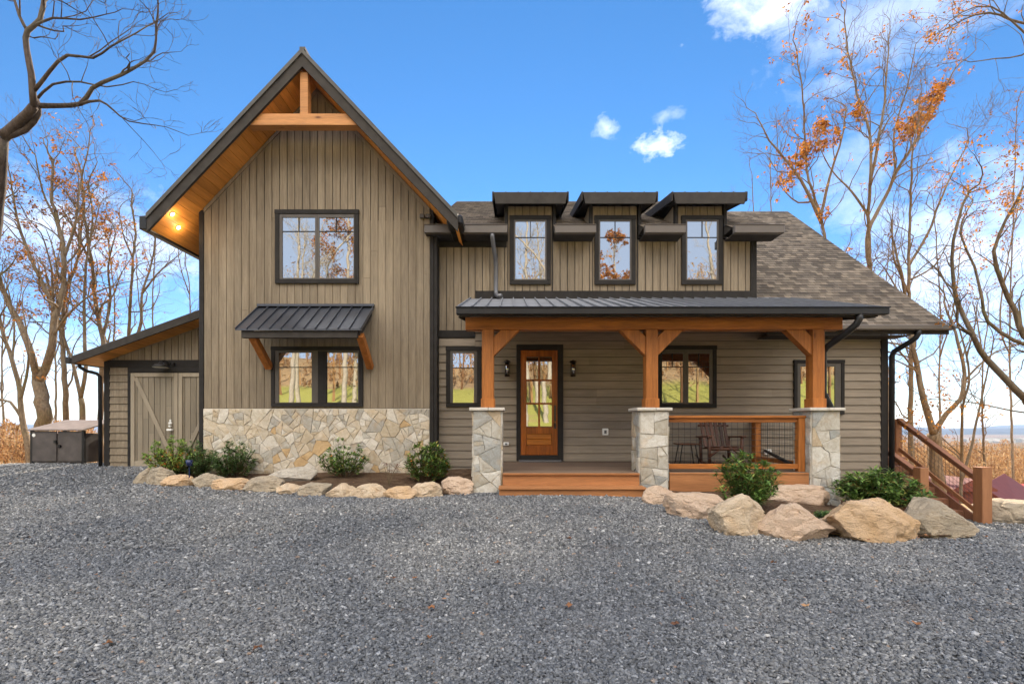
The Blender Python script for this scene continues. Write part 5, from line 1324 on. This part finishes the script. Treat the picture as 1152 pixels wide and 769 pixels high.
# far valley floor buildings and ridges
r = np.random.default_rng(3); mb = MB()
for _ in range(70):
    y = r.uniform(700, 1100); x = r.uniform(.98, 1.3) * y; z = gz(x, y); w, d, h = r.uniform(5, 16), r.uniform(5, 12), r.uniform(3, 7); mb.box(x - w / 2, x + w / 2, y - d / 2, y + d / 2, z - 1, z + h)
tag(mb.build('distant_town', 'cap_stone'), 'tiny pale buildings of a town in the valley at the right', None, None, 'stuff')
def ridge(y0, amp, base, seed, name='hills'):
    r = random.Random(seed); ph = [r.uniform(0, 6.28) for _ in range(5)]
    xs = np.linspace(-9000, 9000, 300); rows = []
    for j, t in enumerate(np.linspace(0, 1, 9)):
        prof = np.sin(math.pi * t) ** .9
        hgt = base + (amp * (1 + .35 * np.sin(xs * .0011 + ph[0]) + .22 * np.sin(xs * .0027 + ph[1]) + .12 * np.sin(xs * .0071 + ph[2]) + .05 * np.sin(xs * .019 + ph[3] + t * 4))) * prof
        rows.append(np.stack([xs, np.full_like(xs, y0 + 900 * t) + 90 * np.sin(xs * .002 + t * 3), hgt], 1))
    V = np.concatenate(rows); n = 300; i, j = np.meshgrid(np.arange(n - 1), np.arange(8)); a = (j * n + i).ravel()
    tag(np_mesh(name, V, np.stack([a, a + 1, a + n + 1, a + n], 1), 'hills', smooth=True), kind='structure')
ridge(2300, 34, -64, 1); ridge(3500, 62, -75, 4)

hzm = NT('thin_valley_air'); pv = hzm.n('VolumePrincipled', ins={'Color': (.55, .72, 1, 1), 'Density': HAZE, 'Anisotropy': .1}); hzm.t.links.new(pv.outputs[0], hzm.out.inputs[1])
M['haze'] = hzm.m
tag(MB().box(-9600, 9600, -9600, 9600, -135, 38).build('haze', 'haze'), 'thin blue air over the valley', None, None, 'stuff')
# ================================================================== SKY, SUN, CAMERA
SUN_AZ, SUN_EL = 3, 28            # degrees; behind the house, towards the left
w = bpy.data.worlds.new('World'); sc.world = w; w.use_nodes = True; nt = w.node_tree; nt.nodes.clear()
class WN(NT):
    def __init__(s): s.t = nt
q = WN()
sky = q.n('TexSky', sky_type='NISHITA', sun_disc=False, sun_elevation=R(SUN_EL), sun_rotation=R(SUN_AZ), altitude=900.0, air_density=1.0, dust_density=0.0, ozone_density=3.0)
tc = q.n('TexCoord'); dirn = q.n('VectorMath', operation='NORMALIZE', ins={0: tc.outputs['Generated']}).outputs[0]
sp = q.n('SeparateXYZ', ins={0: dirn}); dx_, dy_, dz_ = sp.outputs[0], sp.outputs[1], sp.outputs[2]
def cnoise(scale, sz_=2.2, det=7, rough=.6, off=0):
    v = q.n('Mapping', ins={'Vector': dirn, 'Scale': (1, 1, sz_), 'Location': (off, off * .7, off * .3)}).outputs[0]
    return q.noise(v, scale, det, rough, .25)
def puff(px, py, rx, ry, soft=.5):
    d0 = Vector(((px - CX) / F, 1, (HY - py) / F)); L = d0.length; d0.normalize()
    v = q.n('VectorMath', operation='SUBTRACT', ins={0: dirn, 1: tuple(d0)}).outputs[0]
    v = q.n('VectorMath', operation='MULTIPLY', ins={0: v, 1: (F * L / rx, F * L / rx, F * L / ry)}).outputs[0]
    l = q.n('VectorMath', operation='LENGTH', ins={0: v}).outputs['Value']
    return l
n_hi = cnoise(16, 1.6, 8, .62); n_lo = cnoise(3.2, 2.6, 7, .6, 3.1); n_fine = cnoise(34, 1.5, 6, .6, 1.2)
def cloudlet(px, py, rx, ry, dens=1):
    l = puff(px, py, rx, ry); e = q.math('ADD', q.math('SUBTRACT', 1.0, l), q.math('MULTIPLY', q.math('SUBTRACT', n_fine, .5), 2.6))
    return q.math('MULTIPLY', q.ramp(e, [(.0, 0), (1.0, 1)]), dens)
cl = cloudlet(738, 163, 27, 13, .85)
for a in ((683, 144, 17, 11, .5), (750, 130, 18, 7, .3)):
    cl = q.math('MAXIMUM', cl, cloudlet(*a))
def bank(px, py, rx, ry, lo, hi, dens):
    l = puff(px, py, rx, ry); e = q.math('ADD', q.math('SUBTRACT', 1.0, l), q.math('MULTIPLY', q.math('SUBTRACT', n_hi, .5), 2.2))
    return q.math('MULTIPLY', q.ramp(e, [(lo, 0), (hi, 1)]), dens)
for a in ((885, -22, 115, 50, .1, .9, .8), (1010, 10, 160, 80, .1, 1, .35), (1080, 300, 190, 130, .1, 1.1, .55), (120, 270, 210, 70, .2, 1, .55), (40, 420, 200, 90, .1, 1.4, .4), (1130, 430, 220, 70, .1, 1.3, .4), (960, 220, 60, 90, .2, 1, .3)):
    cl = q.math('MAXIMUM', cl, bank(*a))
# broken bright cloud added behind the camera, out of view, to light the front
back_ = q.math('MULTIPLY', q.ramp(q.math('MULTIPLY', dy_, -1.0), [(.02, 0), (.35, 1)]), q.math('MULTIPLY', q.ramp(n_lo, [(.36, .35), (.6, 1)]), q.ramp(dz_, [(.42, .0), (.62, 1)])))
hz = q.ramp(dz_, [(.0, .55), (.22, .0)])
base = q.n('HueSaturation', ins={'Color': sky.outputs[0], 'Saturation': 1.1, 'Value': 1.0}).outputs[0]
CLOUD = (5.6, 5.9, 6.5)
base = q.mix(1, base, q.ramp(dz_, [(0, (.6, .62, .72)), (.12, (.6, .63, .72)), (.45, (.44, .6, .67)), (1, (.38, .59, .66))]), 'MULTIPLY')
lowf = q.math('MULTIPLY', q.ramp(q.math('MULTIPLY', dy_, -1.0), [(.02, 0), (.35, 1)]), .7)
base = q.mix(lowf, base, (4.7, 5.3, 6.3))  # extra brightness added to the sky behind the camera to lift the porch
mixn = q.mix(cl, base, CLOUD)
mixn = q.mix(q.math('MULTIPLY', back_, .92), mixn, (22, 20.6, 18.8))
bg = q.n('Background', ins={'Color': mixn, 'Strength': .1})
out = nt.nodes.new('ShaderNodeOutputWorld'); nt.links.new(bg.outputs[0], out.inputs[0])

sd = Vector((math.sin(R(SUN_AZ)) * math.cos(R(SUN_EL)), math.cos(R(SUN_AZ)) * math.cos(R(SUN_EL)), math.sin(R(SUN_EL))))
L = bpy.data.lights.new('sun', 'SUN'); L.energy = 4.8; L.angle = R(.53); L.color = (1, .86, .68)
so_ = bpy.data.objects.new('sun', L); COL.objects.link(so_); so_.rotation_euler = sd.to_track_quat('Z', 'Y').to_euler()

cam = bpy.data.cameras.new('camera'); cam.sensor_width = 36; cam.lens = F / 1152 * 36; cam.shift_y = (HY - 384.5) / 1152; cam.clip_start = .05; cam.clip_end = 20000
co = bpy.data.objects.new('camera', cam); COL.objects.link(co); co.rotation_euler = (R(90), 0, 0); sc.camera = co

for o in list(sc.objects):          # eye level was z = 0 while building; put the drive near z = 0
    if o.parent is None: o.location.z += 1.5
sc.view_settings.view_transform = 'Standard'; sc.view_settings.look = 'None'; sc.view_settings.gamma = 1
sc.view_settings.exposure = 1.64
sc.cycles.max_bounces = 6; sc.cycles.diffuse_bounces = 4; sc.cycles.glossy_bounces = 3; sc.cycles.transparent_max_bounces = 4
sc.cycles.use_denoising = True
sc.cycles.sample_clamp_indirect = 8
